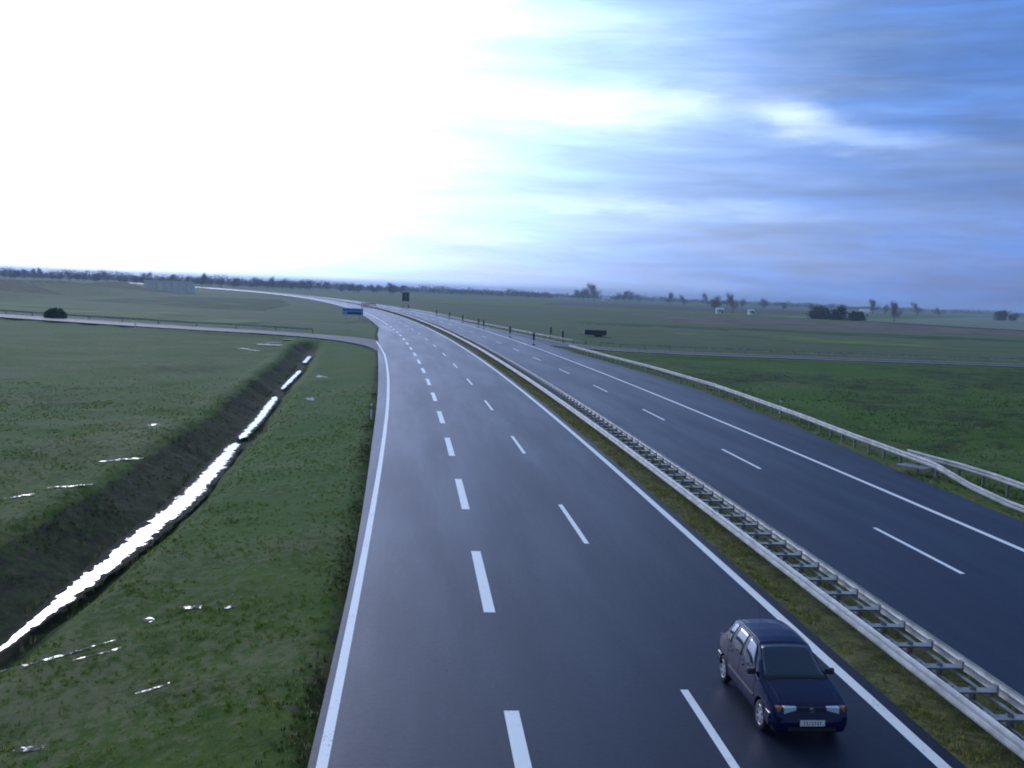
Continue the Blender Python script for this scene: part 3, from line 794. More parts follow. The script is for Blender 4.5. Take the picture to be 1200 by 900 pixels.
post_me = post_m.build('post', M['galv_dark']); post_mesh = post_me.data; bpy.data.objects.remove(post_me)
def copy_obj(mesh, name, parent, loc, rz):
    o = bpy.data.objects.new(name, mesh); col.objects.link(o); o.parent = parent; o.location = loc; o.rotation_euler = (0, 0, rz); return o
def merged(mesh, places, name, parent):
    """many far copies of one mesh as one part"""
    vs = np.array([v.co[:] for v in mesh.vertices]); out = MB()
    fs = [tuple(p.vertices) for p in mesh.polygons]
    for (x_, y_, z_, a) in places:
        R_ = np.array([[cos(a), -sin(a), 0], [sin(a), cos(a), 0], [0, 0, 1]])
        out.add(vs @ R_.T + np.array([x_, y_, z_]), fs)
    o = out.build(name, mesh.materials[0], parent); o['kind'] = 'stuff'; return o

# median barrier: two beams on a row of posts with cross spacers
mb = thing('median_barrier', 'long double galvanised steel guardrail with cross spacers in the median strip', 'guardrail')
sr = [float(q) for q in np.arange(-14, 240, 2)] + [float(q) for q in range(240, 1300, 8)]
beam('rail', [axis(s, 1.06) for s in sr], -1, mb, zc=.62)
beam('rail', [axis(s, 2.30) for s in sr], 1, mb, zc=.62)
sp = MB()
sp.box((0, 0, .60), (1.06, .10, .008)); sp.box((0, .05, .57), (1.06, .006, .07)); sp.box((0, -.05, .57), (1.06, .006, .07))
sp.box((-.50, 0, .62), (.05, .14, .20)); sp.box((.50, 0, .62), (.05, .14, .20))
sp.box((0, 0, .606), (.95, .26, .006))
sp.box((-.34, .665, .50), (.10, 1.33, .012)); sp.box((.34, .665, .50), (.10, 1.33, .012)); sp.box((0, .665, .42), (.07, 1.33, .012))
spo = sp.build('spacer', M['galv_dark']); sp_mesh = spo.data; bpy.data.objects.remove(spo)
far_p = []
ks = list(np.arange(-10.0, 420, 1.33))
for i, s in enumerate(ks):
    x_, y_, h = axis(s, 1.68)
    if i < 96:
        copy_obj(post_mesh, 'post', mb, (x_, y_, 0), h); copy_obj(sp_mesh, 'spacer', mb, (x_, y_, 0), h)
    else: far_p.append((x_, y_, 0, h))
merged(post_mesh, far_p, 'far_posts', mb); merged(sp_mesh, far_p, 'far_spacers', mb)

# outer barrier of the far carriageway with a ramped end
RR = [(38, 15.9), (48, 16.3), (58, 17.0), (80, 18.0), (100, 17.7), (116, 16.9), (130, 16.4), (141, 16.2)]
gr = thing('guardrail', 'galvanised guardrail along the right shoulder with a ramped down near end', 'guardrail')
rp = [axis(s, tab(s, RR)) for s in np.arange(38, 142, 2.0)]
e0 = [(*axis(30.0, 15.75), .08), (*axis(31.6, 15.68), .12), (*axis(34.5, 15.68), .30), (*axis(37, 15.8), .55)]
e0 = [(q[0], q[1], q[2], q[3]) for q in e0]
beam('rail', e0 + [(q[0], q[1], q[2], .62) for q in rp], -1, gr)
for s in np.arange(38, 141, 2.0):
    q = axis(s, tab(s, RR) + .12); copy_obj(post_mesh, 'post', gr, (q[0], q[1], -.08), q[2])
bb = MB().box((*axis(39.5, 15.62)[:2], .30), (.9, 1.6, .05), rz=axis(39)[2] + .5).build('foot_plate', M['galv_dark'], gr)
# second rail beginning behind it and running back past the bridge
gr2 = thing('guardrail', 'galvanised guardrail starting behind the ramped end at the right frame edge', 'guardrail')
R2 = [(-20, 16.9), (30, 16.9), (35, 17.15), (38, 17.05), (40, 16.75), (42.5, 16.5)]
r2 = [(*axis(s, tab(s, R2)), .66) for s in np.arange(-18, 43, 1.0)]
beam('rail', r2, -1, gr2)
for s in np.arange(-18, 42, 2.0):
    q = axis(s, tab(s, R2) + .13); copy_obj(post_mesh, 'post', gr2, (q[0], q[1], -.06), q[2])
# slip-road rails
def path_rail(name, label, pts, out, n_parts=100, step=4.0):
    path = smooth_path([(x_, y_, 0) for x_, y_ in pts], 16)
    ps = path_s(path); g = thing(name, label, 'guardrail')
    P_ = []
    for s in np.arange(0, ps[-1], step):
        x_ = np.interp(s, ps, [q.x for q in path]); y_ = np.interp(s, ps, [q.y for q in path])
        i = min(len(path) - 2, int(np.searchsorted(ps, s))); t = path[i + 1] - path[i]
        P_.append((float(x_), float(y_), atan2(-t.x, t.y)))
    beam('rail', P_, out, g, zc=.62)
    for q in P_[:n_parts]: copy_obj(post_mesh, 'post', g, (q[0], q[1], -.05), q[2])
    return g
path_rail('guardrail', 'guardrail along the far side of the right slip road, bending up the motorway',
          [(250, 194), (180, 179), (120, 169.5), (88, 165.3), (53, 162), (28, 160.7), (17, 162.5), (11.0, 170), (7.2, 181), (3.0, 197), (-4.0, 226), (-13.5, 266), (-23, 312), (-34, 356), (-45, 392)], 1)
path_rail('guardrail', 'guardrail along the far side of the left slip road',
          [(-34, 171.5), (-43, 176.0), (-58, 180.6), (-76, 187), (-95, 197), (-124, 213), (-170, 239)], 1, step=8.0)

# ------------------------------------------------------------------ car
def car_body_fn():
    # stations: x, zbottom, w_bottom, w_mid, z_belt, w_belt, z_top, w_top   (front = +x)
    St = [(1.865, .33, .58, .62, .50, .60, .52, .45), (1.84, .25, .68, .74, .58, .73, .60, .55), (1.78, .21, .73, .79, .66, .77, .69, .60), (1.70, .20, .75, .805, .715, .77, .745, .62),
          (1.45, .20, .765, .82, .79, .775, .82, .62), (1.15, .20, .77, .826, .855, .775, .885, .62), (.93, .20, .77, .828, .90, .77, .93, .66),
          (.62, .19, .77, .828, .915, .772, 1.135, .612), (.32, .19, .77, .828, .92, .774, 1.335, .566), (.18, .19, .77, .828, .92, .774, 1.385, .556), (-.1, .19, .77, .828, .925, .774, 1.412, .556), (-.5, .19, .77, .828, .93, .772, 1.42, .556),
          (-.95, .19, .77, .828, .94, .768, 1.405, .552), (-1.3, .20, .765, .825, .95, .76, 1.37, .54), (-1.46, .21, .76, .82, .955, .75, 1.29, .555), (-1.66, .23, .75, .81, .95, .735, 1.02, .62), (-1.76, .26, .73, .79, .90, .72, .92, .62), (-1.83, .32, .68, .74, .60, .72, .66, .6), (-1.855, .38, .6, .64, .5, .62, .54, .5)]
    A = np.array(St)
    def ring(x):
        v = [np.interp(-x, -A[:, 0], A[:, i]) for i in range(1, 8)]
        zb, wb, wm, zbl, wbl, zt, wt_ = v
        cr = .018 if zt < 1.0 else .022
        pts = [(0, zb), (wb * .9, zb), (wb, zb + .03), (wm * .985, zb + .13), (wm, zb + (zbl - zb) * .45), (wm * .998, zb + (zbl - zb) * .66), ((wm + wbl) / 2 + .008, zbl - (zbl - zb) * .13), (wbl, zbl),
               (wbl * .55 + wt_ * .45 + .012 * (zt > zbl + .1), zbl * .5 + zt * .5), (wt_, zt - .012 * (zt > zbl + .1)), (wt_ * .9, zt + .006), (wt_ * .5, zt + cr), (0, zt + cr * 1.35)]
        return pts
    return A, ring
A_, ring_ = car_body_fn()
def surf(x, t):
    """t: ring parameter 0..12, sign gives side"""
    sgn = -1 if t < 0 else 1; t = abs(t); pts = ring_(x); i = min(int(t), 11); f = t - i
    return Vector((x, sgn * (pts[i][0] * (1 - f) + pts[i + 1][0] * f), pts[i][1] * (1 - f) + pts[i + 1][1] * f))
def car_root():
    root = thing('car', 'dark blue hatchback driving towards the camera beside the median line', 'car')
    xs = sorted(set(list(A_[:, 0]) + list(np.linspace(-1.75, 1.75, 46))), reverse=True)
    V = []; F = []
    for x_ in xs:
        p = ring_(x_)
        V += [(x_, a, b) for a, b in p] + [(x_, -a, b) for a, b in p[-2:0:-1]]
    m_ = 24
    for i in range(len(xs) - 1):
        for k_ in range(m_): F.append((i * m_ + k_, (i + 1) * m_ + k_, (i + 1) * m_ + (k_ + 1) % m_, i * m_ + (k_ + 1) % m_))
    F.append(tuple(range(m_))); F.append(tuple(range((len(xs) - 1) * m_, len(xs) * m_))[::-1])
    body = MB().add(V, F).build('body', M['carpaint'], root, smooth=True)
    bm = bmesh.new(); bm.from_mesh(body.data); bmesh.ops.recalc_face_normals(bm, faces=bm.faces[:]); bm.to_mesh(body.data); bm.free()
    # wheel arches cut out
    cut = MB()
    for wx in (1.14, -1.27):
        for sg in (-1, 1): cut.tube([(wx, sg * .56, .285), (wx, sg * .95, .285)], .345, 36)
    co2 = cut.build('cutter', M['black_plastic'])
    md = body.modifiers.new('b', 'BOOLEAN'); md.object = co2; md.operation = 'DIFFERENCE'; md.solver = 'EXACT'
    bpy.context.view_layer.update()
    dg = bpy.context.evaluated_depsgraph_get(); nm = bpy.data.meshes.new_from_object(body.evaluated_get(dg))
    body.modifiers.clear(); body.data = nm; bpy.data.objects.remove(co2)
    for p in nm.polygons: p.use_smooth = True
    try: nm.set_sharp_from_angle(angle=radians(32))
    except Exception: pass
    def pane(name, f, nu, nv, material, parent, lift=.006, flip=False, label=None):
        g = [[f(i / nu, j / nv) for j in range(nv + 1)] for i in range(nu + 1)]
        Vp = []; 
        for i in range(nu + 1):
            for j in range(nv + 1):
                a = g[min(i + 1, nu)][j] - g[max(i - 1, 0)][j]; b = g[i][min(j + 1, nv)] - g[i][max(j - 1, 0)]
                n_ = a.cross(b).normalized()
                if n_.dot(g[i][j] - Vector((g[i][j].x * .6, 0, .6))) < 0: n_ = -n_
                Vp.append(g[i][j] + n_ * lift)
        Fp = [(i * (nv + 1) + j, (i + 1) * (nv + 1) + j, (i + 1) * (nv + 1) + j + 1, i * (nv + 1) + j + 1) for i in range(nu) for j in range(nv)]
        o = MB().add(Vp, Fp).build(name, material, parent, smooth=True)
        md_ = o.modifiers.new('s', 'SOLIDIFY'); md_.thickness = .004; md_.offset = 0
        return o
    def top_t(y, x):     # ring parameter on the upper surface for a lateral position
        lo, hi = 8.9, 12.0
        for _ in range(24):
            mid = (lo + hi) / 2
            if abs(surf(x, mid).y) > abs(y): lo = mid
            else: hi = mid
        return mid * (1 if y >= 0 else -1)
    def glassf(x0, x1, y0, y1):
        def f(u, v):
            x_ = x0 + (x1 - x0) * u; w_ = y0 + (y1 - y0) * u; yy = w_ * (2 * v - 1)
            return surf(x_, top_t(yy, x_))
        return f
    pane('windscreen_seal', glassf(.935, .245, .665, .525), 10, 14, M['black_plastic'], root, .004)
    ws = pane('windscreen', glassf(.885, .285, .645, .525), 10, 14, M['glass'], root, .008)
    pane('rear_window', glassf(-1.36, -1.62, .50, .57), 6, 12, M['glass'], root, .008)
    for k_, (xa, xb) in enumerate(((.20, .05),)): pass
    # side windows: quads between belt and roof on the loft
    def sidef(xb0, xb1, xt0, xt1, sg):
        def f(u, v):
            t = 7.12 + (9.0 - 7.12 - .1) * v
            x_ = (xb0 + (xb1 - xb0) * u) * (1 - v) + (xt0 + (xt1 - xt0) * u) * v
            return surf(x_, t * sg)
        return f
    for sg in (1, -1):
        pane('window_seal', sidef(.70, -1.42, .245, -1.30, sg), 16, 6, M['black_plastic'], root, .003)
        pane('side_window', sidef(.64, -.20, .20, -.20, sg), 8, 6, M['glass'], root, .008)
        pane('side_window', sidef(-.29, -.92, -.29, -.86, sg), 8, 6, M['glass'], root, .008)
        pane('side_window', sidef(-1.0, -1.36, -.94, -1.24, sg), 5, 6, M['glass'], root, .008)
        # rubbing strip, door seams, handles
        rs = MB()
        for xa, xb in ((.76, -.86),):
            rs.tube([(xa, sg * (abs(surf(xa, 4.6).y) + .004), .53), ((xa + xb) / 2, sg * (abs(surf(0, 4.6).y) + .006), .53), (xb, sg * (abs(surf(xb, 4.6).y) + .004), .53)], .02, 8)
        rs.build('rubbing_strip', M['black_plastic'], root)
        sm_ = MB()
        for xd in (.74, -.25, -1.0):
            pts = [surf(xd + (.0 if t < 7 else 0), t * sg) for t in np.linspace(3.1, 7.0, 10)]
            sm_.tube([(p.x, p.y * 1.001, p.z) for p in pts], .0045, 5)
        sm_.build('door_seam', M['black_plastic'], root)
        for xh in (-.10, -.86):
            p = surf(xh, 6.2 * sg); MB().box((p.x, p.y + sg * .012, p.z), (.15, .03, .03)).build('door_handle', M['black_plastic'], root, bevel=.006)
        # mirror
        p = surf(.66, 7.0 * sg)
        mr = MB().box((.66, sg * (abs(p.y) + .10), .985), (.10, .19, .12)).build('mirror', M['black_plastic'], root, bevel=.03)
        MB().box((.66, sg * (abs(p.y) + .01), .945), (.05, .08, .03)).build('bracket', M['black_plastic'], mr)
        MB().box((.607, sg * (abs(p.y) + .10), .985), (.006, .15, .085)).build('mirror_glass', M['chrome'], mr)
    # roof gutter strips
    for sg in (1, -1):
        MB().tube([(x_, sg * (abs(surf(x_, 9.6).y)), surf(x_, 9.6).z + .002) for x_ in np.linspace(.2, -1.25, 14)], .008, 6).build('roof_strip', M['black_plastic'], root)
    # bonnet seam
    bs = MB()
    for sg in (1, -1): bs.tube([surf(x_, sg * 9.05) + Vector((0, 0, .003)) for x_ in np.linspace(1.66, .96, 10)], .005, 5)
    bs.tube([surf(.955, t) + Vector((0, 0, .006)) for t in (8.6, 9.5, 10.5, 11.5, 12, -11.5, -10.5, -9.5, -8.6)], .012, 5)
    bs.build('bonnet_seam', M['black_plastic'], root)
    # wipers
    for y0 in (-.08, .38):
        MB().tube([(.93, y0, .945), (.80, y0 - .22, 1.035), (.84, y0 - .46, 1.008)], .010, 6).build('wiper', M['black_plastic'], root)
    # front: grille, lamps, indicators, bumper
    fx = 1.775
    gl = MB()
    gl.box((1.80, 0, .655), (.05, .60, .11))
    gr_ = gl.build('grille', M['black_plastic'], root)
    sl = MB()
    for zz in (.625, .645, .665, .685): sl.box((1.828, 0, zz), (.01, .56, .006))
    sl.build('grille_slats', M['dark_metal'], gr_)
    # round emblem: ring with a zigzag
    em = MB(); R0 = .048
    em.tube([(1.836, R0 * cos(a), .658 + R0 * sin(a)) for a in np.linspace(0, 2 * pi, 25)], .006, 6, cap=False)
    zz = [(-.034, .03), (-.014, -.036), (0, .004), (.014, -.036), (.034, .03)]
    em.tube([(1.837, a, .658 + b) for a, b in zz], .005, 5); em.tube([(1.837, a, .658 + b) for a, b in ((-.018, .042), (0, .008), (.018, .042))], .005, 5)
    em.build('emblem', M['chrome'], gr_)
    for sg in (1, -1):
        hl = MB().box((1.765, sg * .455, .655), (.11, .28, .135), rz=-sg * .10).build('headlight', M['reflector'], root, bevel=.02)
        MB().box((1.822, sg * .450, .655), (.012, .26, .118), rz=-sg * .10).build('lens', M['lamp'], hl, bevel=.004)
        MB().box((1.735, sg * .665, .655), (.13, .14, .125), rz=-sg * .42).build('indicator', M['amber'], root, bevel=.025)
    # bumper: wraps round the front
    def bumper(x0, sgn, zc, h):
        prof = [(-.80, -.42), (-.80, -.18), (-.74, -.07), (-.60, -.015), (-.3, .008), (0, .012), (.3, .008), (.60, -.015), (.74, -.07), (.80, -.18), (.80, -.42)]
        Vb = []; Fb = []; cs = [(-.06, -h / 2), (.028, -h / 2 + .02), (.045, -.02), (.045, .03), (.02, h / 2), (-.06, h / 2)]
        for yy, xx in prof:
            e = 1.0 if abs(yy) < .78 else 0
            for dxn, dz_ in cs:
                sc_ = 1 + (dxn * (1 - e)) / .8
                Vb.append((sgn * (x0 + xx + dxn * e), yy * sc_, zc + dz_))
        c_ = len(cs)
        for i in range(len(prof) - 1):
            for k_ in range(c_): Fb.append((i * c_ + k_, i * c_ + (k_ + 1) % c_, (i + 1) * c_ + (k_ + 1) % c_, (i + 1) * c_ + k_))
        Fb += [tuple(range(c_)), tuple(range((len(prof) - 1) * c_, len(prof) * c_))]
        o = MB().add(Vb, Fb).build('bumper', M['carpaint'], root, smooth=False)
        b2 = bmesh.new(); b2.from_mesh(o.data); bmesh.ops.recalc_face_normals(b2, faces=b2.faces[:]); b2.to_mesh(o.data); b2.free()
        o.modifiers.new('bv', 'BEVEL').width = .012
        return o
    bf = bumper(1.85, 1, .42, .26); br = bumper(1.83, -1, .45, .26)
    MB().box((1.896, 0, .325), (.03, 1.0, .07)).build('air_intake', M['black_plastic'], bf)
    for sg in (): MB().box((1.885, sg * .60, .40), (.03, .16, .055), rz=-sg * .06).build('fog_lamp', M['lamp'], bf, bevel=.008)
    np_ = MB().box((1.908, 0, .445), (.012, .52, .115)).build('number_plate', M['plate'], root, bevel=.004)
    # the plate is too small in the photo to read; its dark blurred strokes
    ink = MB()
    for i, (yy, w_) in enumerate(((-.17, .035), (-.115, .04), (-.06, .02), (.0, .04), (.055, .035), (.11, .04), (.165, .035))):
        ink.box((1.9155, yy, .445), (.002, w_ * .35, .07)); ink.box((1.9155, yy + w_ * .3, .445 + .02 * (-1) ** i), (.002, w_ * .4, .012))
    ink.build('plate_marks', M['plate_ink'], np_)
    # rear lamps
    for sg in (1, -1):
        MB().box((-1.765, sg * .66, .80), (.07, .16, .22), rz=sg * .25).build('tail_light', mat('red_lens', (.35, .01, .01), .2, coat=.6), root, bevel=.02)
    # sill / underbody
    MB().box((-.05, 0, .21), (2.9, 1.2, .12)).build('underbody', M['black_plastic'], root)
    # aerial
    MB().tube([(-1.2, 0, 1.40), (-1.42, 0, 1.72)], .004, 5).build('aerial', M['black_plastic'], root)
    # wheels
    for wx in (1.14, -1.27):
        for sg in (1, -1):
            w = bpy.data.objects.new('wheel', None); col.objects.link(w); w.parent = root; w.location = (wx, sg * .73, .285)
            ty = MB()
            pr = [(.19, -.085), (.265, -.088), (.283, -.065), (.285, 0), (.283, .065), (.265, .088), (.19, .085)]
            Vt = []; Ft = []; nn = 36
            for a in range(nn):
                an = 2 * pi * a / nn
                for r_, yy in pr: Vt.append((r_ * cos(an), yy, r_ * sin(an)))
            for a in range(nn):
                for k_ in range(len(pr) - 1):
                    b_ = (a + 1) % nn; Ft.append((a * 7 + k_, a * 7 + k_ + 1, b_ * 7 + k_ + 1, b_ * 7 + k_))
            ty.add(Vt, Ft).build('tyre', M['rubber'], w, smooth=True)
            rm = MB()
            rm.tube([(0, sg * .03, 0), (0, sg * .045, 0)], .192, 32)
            rm.tube([(0, sg * .045, 0), (0, sg * .082, 0)], [.05, .045], 16)
            for k_ in range(7):
                an = 2 * pi * k_ / 7
                rm.box((cos(an) * .115, sg * .062, sin(an) * .115), (.155, .03, .052), ry=-an)
            rg = []
            rm.tube([(cos(a) * .188, sg * .078, sin(a) * .188) for a in np.linspace(0, 2 * pi, 33)], .010, 6, cap=False)
            rm.build('rim', M['alloy'], w)
    return root
car = car_root()
cx_, cy_, ch = axis(10.6, -2.12)
car.location = (cx_ - .05, cy_, .006); car.scale = (1, .925, 1)
car.rotation_euler = (0, 0, ch - pi / 2)        # +x of the car points towards the camera
# road tangent is (-sin h, cos h); the car drives against it

# ------------------------------------------------------------------ signs, posts, roadworks
def sign_board(name, label, loc, rz, w, h, z0, face, parts=None):
    r = thing(name, label, 'road sign', loc, rz)
    b = MB().box((0, 0, z0 + h / 2), (w, .05, h)).build('board', face, r, bevel=.01)
    fr = MB()
    for zz in (z0 + .03, z0 + h - .03): fr.box((0, -.03, zz), (w + .04, .03, .06))
    for xx in (-w / 2, w / 2): fr.box((xx, -.03, z0 + h / 2), (.06, .03, h + .04))
    fr.build('frame', M['galv_dark'], r)
    for sx in (-w * .32, w * .32):
        MB().tube([(sx, .08, -.4), (sx, .08, z0 + h - .1)], .06, 8).build('post', M['galv_dark'], r)
    return r
bs_ = sign_board('road_sign', 'wide low blue direction sign in the gore of the left slip road', (-39.8, 250, 0), .16, 5.0, 1.6, 1.1, M['sign_light_blue'])
MB().box((.4, -.036, 1.50), (3.5, .02, .62)).build('panel', M['sign_blue_dark'], bs_)
MB().box((-.1, -.036, 2.25), (4.5, .02, .42)).build('panel', M['sign_blue'], bs_)
sign_board('road_sign', 'dark square sign on two posts right of the far motorway bend', (-45.2, 420, 0), .11, 2.9, 3.7, 2.6, M['sign_back'])
# red and white closure boards across the far gore
bar = thing('barrier_board', 'pale red and white roadworks board on feet far up the motorway', 'barrier', (-55.5, 386, 0), .15); bar.scale = (.7, 1, .75)
for j, zz in enumerate((.5, 1.55)):
    MB().box((0, 0, zz), (8.4, .06, .42)).build('board', M['white'], bar)
    st = MB()
    for k_ in range(9): st.box((-3.8 + k_ * .95, -.036, zz), (.48, .012, .40))
    st.build('stripe', M['red'], bar)
MB().box((0, .02, 2.2), (7.8, .05, .5)).build('board', M['red'], bar)
for xx in (-3.9, -1.3, 1.3, 3.9):
    MB().box((xx, .08, 1.2), (.09, .09, 2.4)).build('upright', M['dark_metal'], bar); MB().box((xx, .08, .06), (.2, 1.0, .12)).build('foot', M['dark_metal'], bar)

# baffle posts along the far carriageway edge
def baffle(label, x_, y_, rz, sc=1.0):
    r = thing('marker_post', label, 'marker post', (x_, y_, 0), rz, 'dark marker posts along the right edge of the far carriageway')
    MB().box((0, 0, .06), (.42, .55, .12)).build('foot', M['black_plastic'], r, bevel=.02)
    MB().tube([(0, .02, .1), (0, .02, 2.0)], .035, 8).build('pole', M['dark_metal'], r)
    MB().box((0, -.03, 1.35), (.34, .03, 1.15)).build('panel', M['sign_back'], r, bevel=.008)
    MB().tube([(0, -.02, 2.0), (0, -.02, 2.12)], [.075, .06], 10).build('lamp_head', M['amber'], r)
    return r
ordn = ['first', 'second', 'third', 'fourth', 'fifth', 'sixth', 'seventh', 'eighth', 'ninth', 'tenth']
BP = [(8.4, 174.7, None), (6.9, 191, None)] + [(*axis(s, 12.7)[:2], s) for s in (151, 176, 211, 219, 246, 271, 299, 369)]
b0 = baffle('dark marker post by the right slip road mouth, first from the near end', BP[0][0], BP[0][1], .1)
for i, (x_, y_, s) in enumerate(BP[1:]):
    dup(b0, (x_, y_, 0), .1 + .02 * i, 'dark marker post on the right motorway edge, %s from the near end' % ordn[i + 1])

def delineator():
    r = thing('delineator', 'white delineator post with a black band on the left verge', 'delineator', (0, 0, 0), 0, 'white delineator posts')
    V = []; F = []
    for z_, w_ in ((-.25, .06), (.93, .055)):
        V += [(-w_, -.03, z_), (w_, -.03, z_), (w_ * .6, .05, z_), (-w_ * .6, .05, z_)]
    V[4:] = [(v[0], v[1], v[2] + (.05 if v[1] > 0 else 0)) for v in V[4:]]
    F = [(0, 1, 5, 4), (1, 2, 6, 5), (2, 3, 7, 6), (3, 0, 4, 7), (4, 5, 6, 7), (3, 2, 1, 0)]
    MB().add(V, F).build('post', M['white_plastic'], r)
    bd = MB().box((0, .008, .72), (.122, .085, .22)).build('band', M['black_plastic'], r)
    MB().box((0, -.037, .72), (.05, .008, .16)).build('reflector', M['lamp'], bd)
    return r
dl0 = delineator()
dl0.location = (-8.85, 64.0, tz(-8.85, 64.0) + .02); dl0['label'] = 'white delineator post at the left asphalt edge beside the solid line'
for (x_, y_, lb) in ((20.6, 77.4, 'white delineator post in the grass behind the right guardrail'), (-62.9, 168.6, 'white delineator post on the near side of the left slip road, farthest left'),
                     (-72, 190, 'white delineator post behind the left slip road near the bush'), (-49, 181.6, 'white delineator post behind the left slip road near the ditch')):
    dup(dl0, (x_, y_, tz(x_, y_) + .02), .1, lb)

# dark trailer parked in the field
tr = thing('trailer', 'low dark box trailer parked in the field beyond the right slip road', 'trailer', (17.2, 216, tz(17.2, 216)), .05)
MB().box((0, 0, .98), (4.7, 1.9, 1.0)).build('box', M['trailer'], tr, bevel=.04)
rb = MB()
for k_ in range(9): rb.box((-2.2 + k_ * .55, -.965, .98), (.05, .03, .96))
rb.build('rib', M['dark_metal'], tr)
MB().box((0, 0, .42), (4.4, 1.5, .12)).build('chassis', M['dark_metal'], tr)
MB().tube([(-2.3, 0, .42), (-3.4, 0, .45)], .05, 8).build('drawbar', M['dark_metal'], tr)
for xx in (.3, 1.1):
    for yy in (-.85, .85): MB().tube([(xx, yy - .09, .33), (xx, yy + .09, .33)], .33, 18).build('wheel', M['rubber'], tr)

# ------------------------------------------------------------------ concrete abutment with parapet
ab = thing('bridge_abutment', 'pale concrete bridge abutment at the end of the far left embankment', 'bridge', (-205, 604, 0), .04)
MB().box((0, 0, 2.6), (27, 9, 6.2)).build('wall', M['concrete'], ab, bevel=.05)
MB().box((0, -4.3, 6.15), (28.4, .7, .9)).build('parapet', M['render'], ab, bevel=.03)
MB().box((13.9, -3.2, 2.75), (1.6, 3.0, 6.9)).build('pier', M['render'], ab, bevel=.05)
dr_ = MB()
for k_ in range(6): dr_.box((-11 + k_ * 4.4, -4.53, 2.6), (.12, .06, 6.0))
dr_.build('joint', M['galv_dark'], ab)
MB().tube([(-13.5, -4.3, 7.2), (14, -4.3, 7.2)], .06, 6).build('handrail', M['galv_dark'], ab)

# ------------------------------------------------------------------ houses
def house(name, label, loc, rz, w, d_, h, rh, roofm, chim=True):
    r = thing(name, label, 'house', loc, rz)
    MB().box((0, 0, h / 2 - .3), (w, d_, h + .6)).build('wall', M['render'], r)
    ov = .35
    V = [(-w / 2 - ov, -d_ / 2 - ov, h - .05), (w / 2 + ov, -d_ / 2 - ov, h - .05), (w / 2 + ov, d_ / 2 + ov, h - .05), (-w / 2 - ov, d_ / 2 + ov, h - .05), (-w / 2 - ov, 0, h + rh), (w / 2 + ov, 0, h + rh)]
    rf = MB().add(V, [(0, 1, 5, 4), (2, 3, 4, 5), (0, 4, 3), (1, 2, 5), (3, 2, 1, 0)]).build('roof', roofm, r)
    if chim: MB().box((w * .2, .4, h + rh * .9), (.6, .6, 1.3)).build('chimney', M['roof_tile'], rf)
    n = max(1, int(w / 2.6))
    for k_ in range(n):
        xx = -w / 2 + w * (k_ + .5) / n
        wf = MB().box((xx, -d_ / 2 - .02, 1.6), (1.0, .06, 1.2)).build('window', M['window'], r)
        MB().box((xx, -d_ / 2 - .05, .96), (1.2, .12, .08)).build('sill', M['concrete'], wf)
    MB().box((w / 2 - .9 if n > 1 else w * .32, -d_ / 2 - .02, 1.0), (.85, .05, 2.0)).build('door', M['bark'], r)
    return r
house('house', 'white farmhouse with grey roof before the centre right tree line', (133, 1500, 0), .1, 10, 8, 4.0, 2.8, M['concrete'])
house('shed', 'small white shed right under the lone dark tree', (129.5, 645, 0), -.1, 4.6, 4, 2.4, 1.0, M['render'], False)
house('shed', 'tiny pale shed right of the twin trees', (154, 665, 0), .2, 3.4, 3, 2.2, .9, M['concrete'], False)
house('house', 'pale green house tucked right of the dark thicket', (248, 724, .4), -.2, 6.2, 6, 3.8, 2.0, M['concrete'])

# ------------------------------------------------------------------ trees
def tree_proto(seed, H=12.0, W=8.0, kind='bare', n=2200):
    r_ = random.Random(seed); root = thing('tree', 'tree', 'tree')
    tk = MB(); clumps = []
    def limb(p, d_, L, rad, lev):
        pts = [p]; rr = [rad]
        q = Vector(p); dd = Vector(d_)
        for k_ in range(4):
            dd = (dd + Vector((r_.uniform(-.18, .18), r_.uniform(-.18, .18), r_.uniform(-.02, .14)))).normalized()
            q = q + dd * L / 4; pts.append(q.copy()); rr.append(rad * (1 - .18 * (k_ + 1)))
        tk.tube(pts, rr, 6 if lev else 8)
        if lev < 2:
            for k_ in range(5 if lev == 0 else 4):
                i = r_.choice((2, 3, 4)); a = r_.uniform(0, 2 * pi); e = r_.uniform(.2, .9)
                limb(pts[i], Vector((cos(a) * cos(e), sin(a) * cos(e), sin(e))), L * r_.uniform(.45, .7), rr[i] * .55, lev + 1)
        if lev: clumps.append((pts[-1], L)); clumps.append((pts[2], L))
    limb(Vector((0, 0, -.3)), Vector((0, 0, 1)), H * .55, H * .022, 0)
    tk.build('trunk', M['bark'], root, smooth=True)
    V = []; F = []
    for k_ in range(n):
        c, L = r_.choice(clumps); s_ = r_.uniform(.22, .55) * (1.0 if kind == 'bare' else 1.35)
        p = c + Vector((r_.gauss(0, W * .12), r_.gauss(0, W * .12), r_.gauss(0, H * .08)))
        if kind != 'bare' and r_.random() < .5: p = Vector((r_.gauss(0, W * .24), r_.gauss(0, W * .24), H * r_.uniform(.02, .5)))
        if kind == 'bare' and p.z < H * .14: p.z = H * .14 + r_.random() * H * .2
        a = Vector((r_.gauss(0, 1), r_.gauss(0, 1), r_.gauss(0, 1) + .5)).normalized(); b_ = a.orthogonal().normalized()
        wd = .25 if kind == 'bare' else .6
        b0_ = len(V); V += [p - a * s_, p + b_ * s_ * wd, p + a * s_, p - b_ * s_ * wd]; F.append((b0_, b0_ + 1, b0_ + 2, b0_ + 3))
    MB().add(V, F).build('crown', M['twigs'] if kind == 'bare' else M['evergreen'], root)
    return root
PT = [tree_proto(1, 12, 9), tree_proto(2, 11, 10), tree_proto(3, 13, 7), tree_proto(4, 9, 8, 'green', 2000), tree_proto(5, 10, 7, 'green', 2000)]
used = [False] * len(PT)
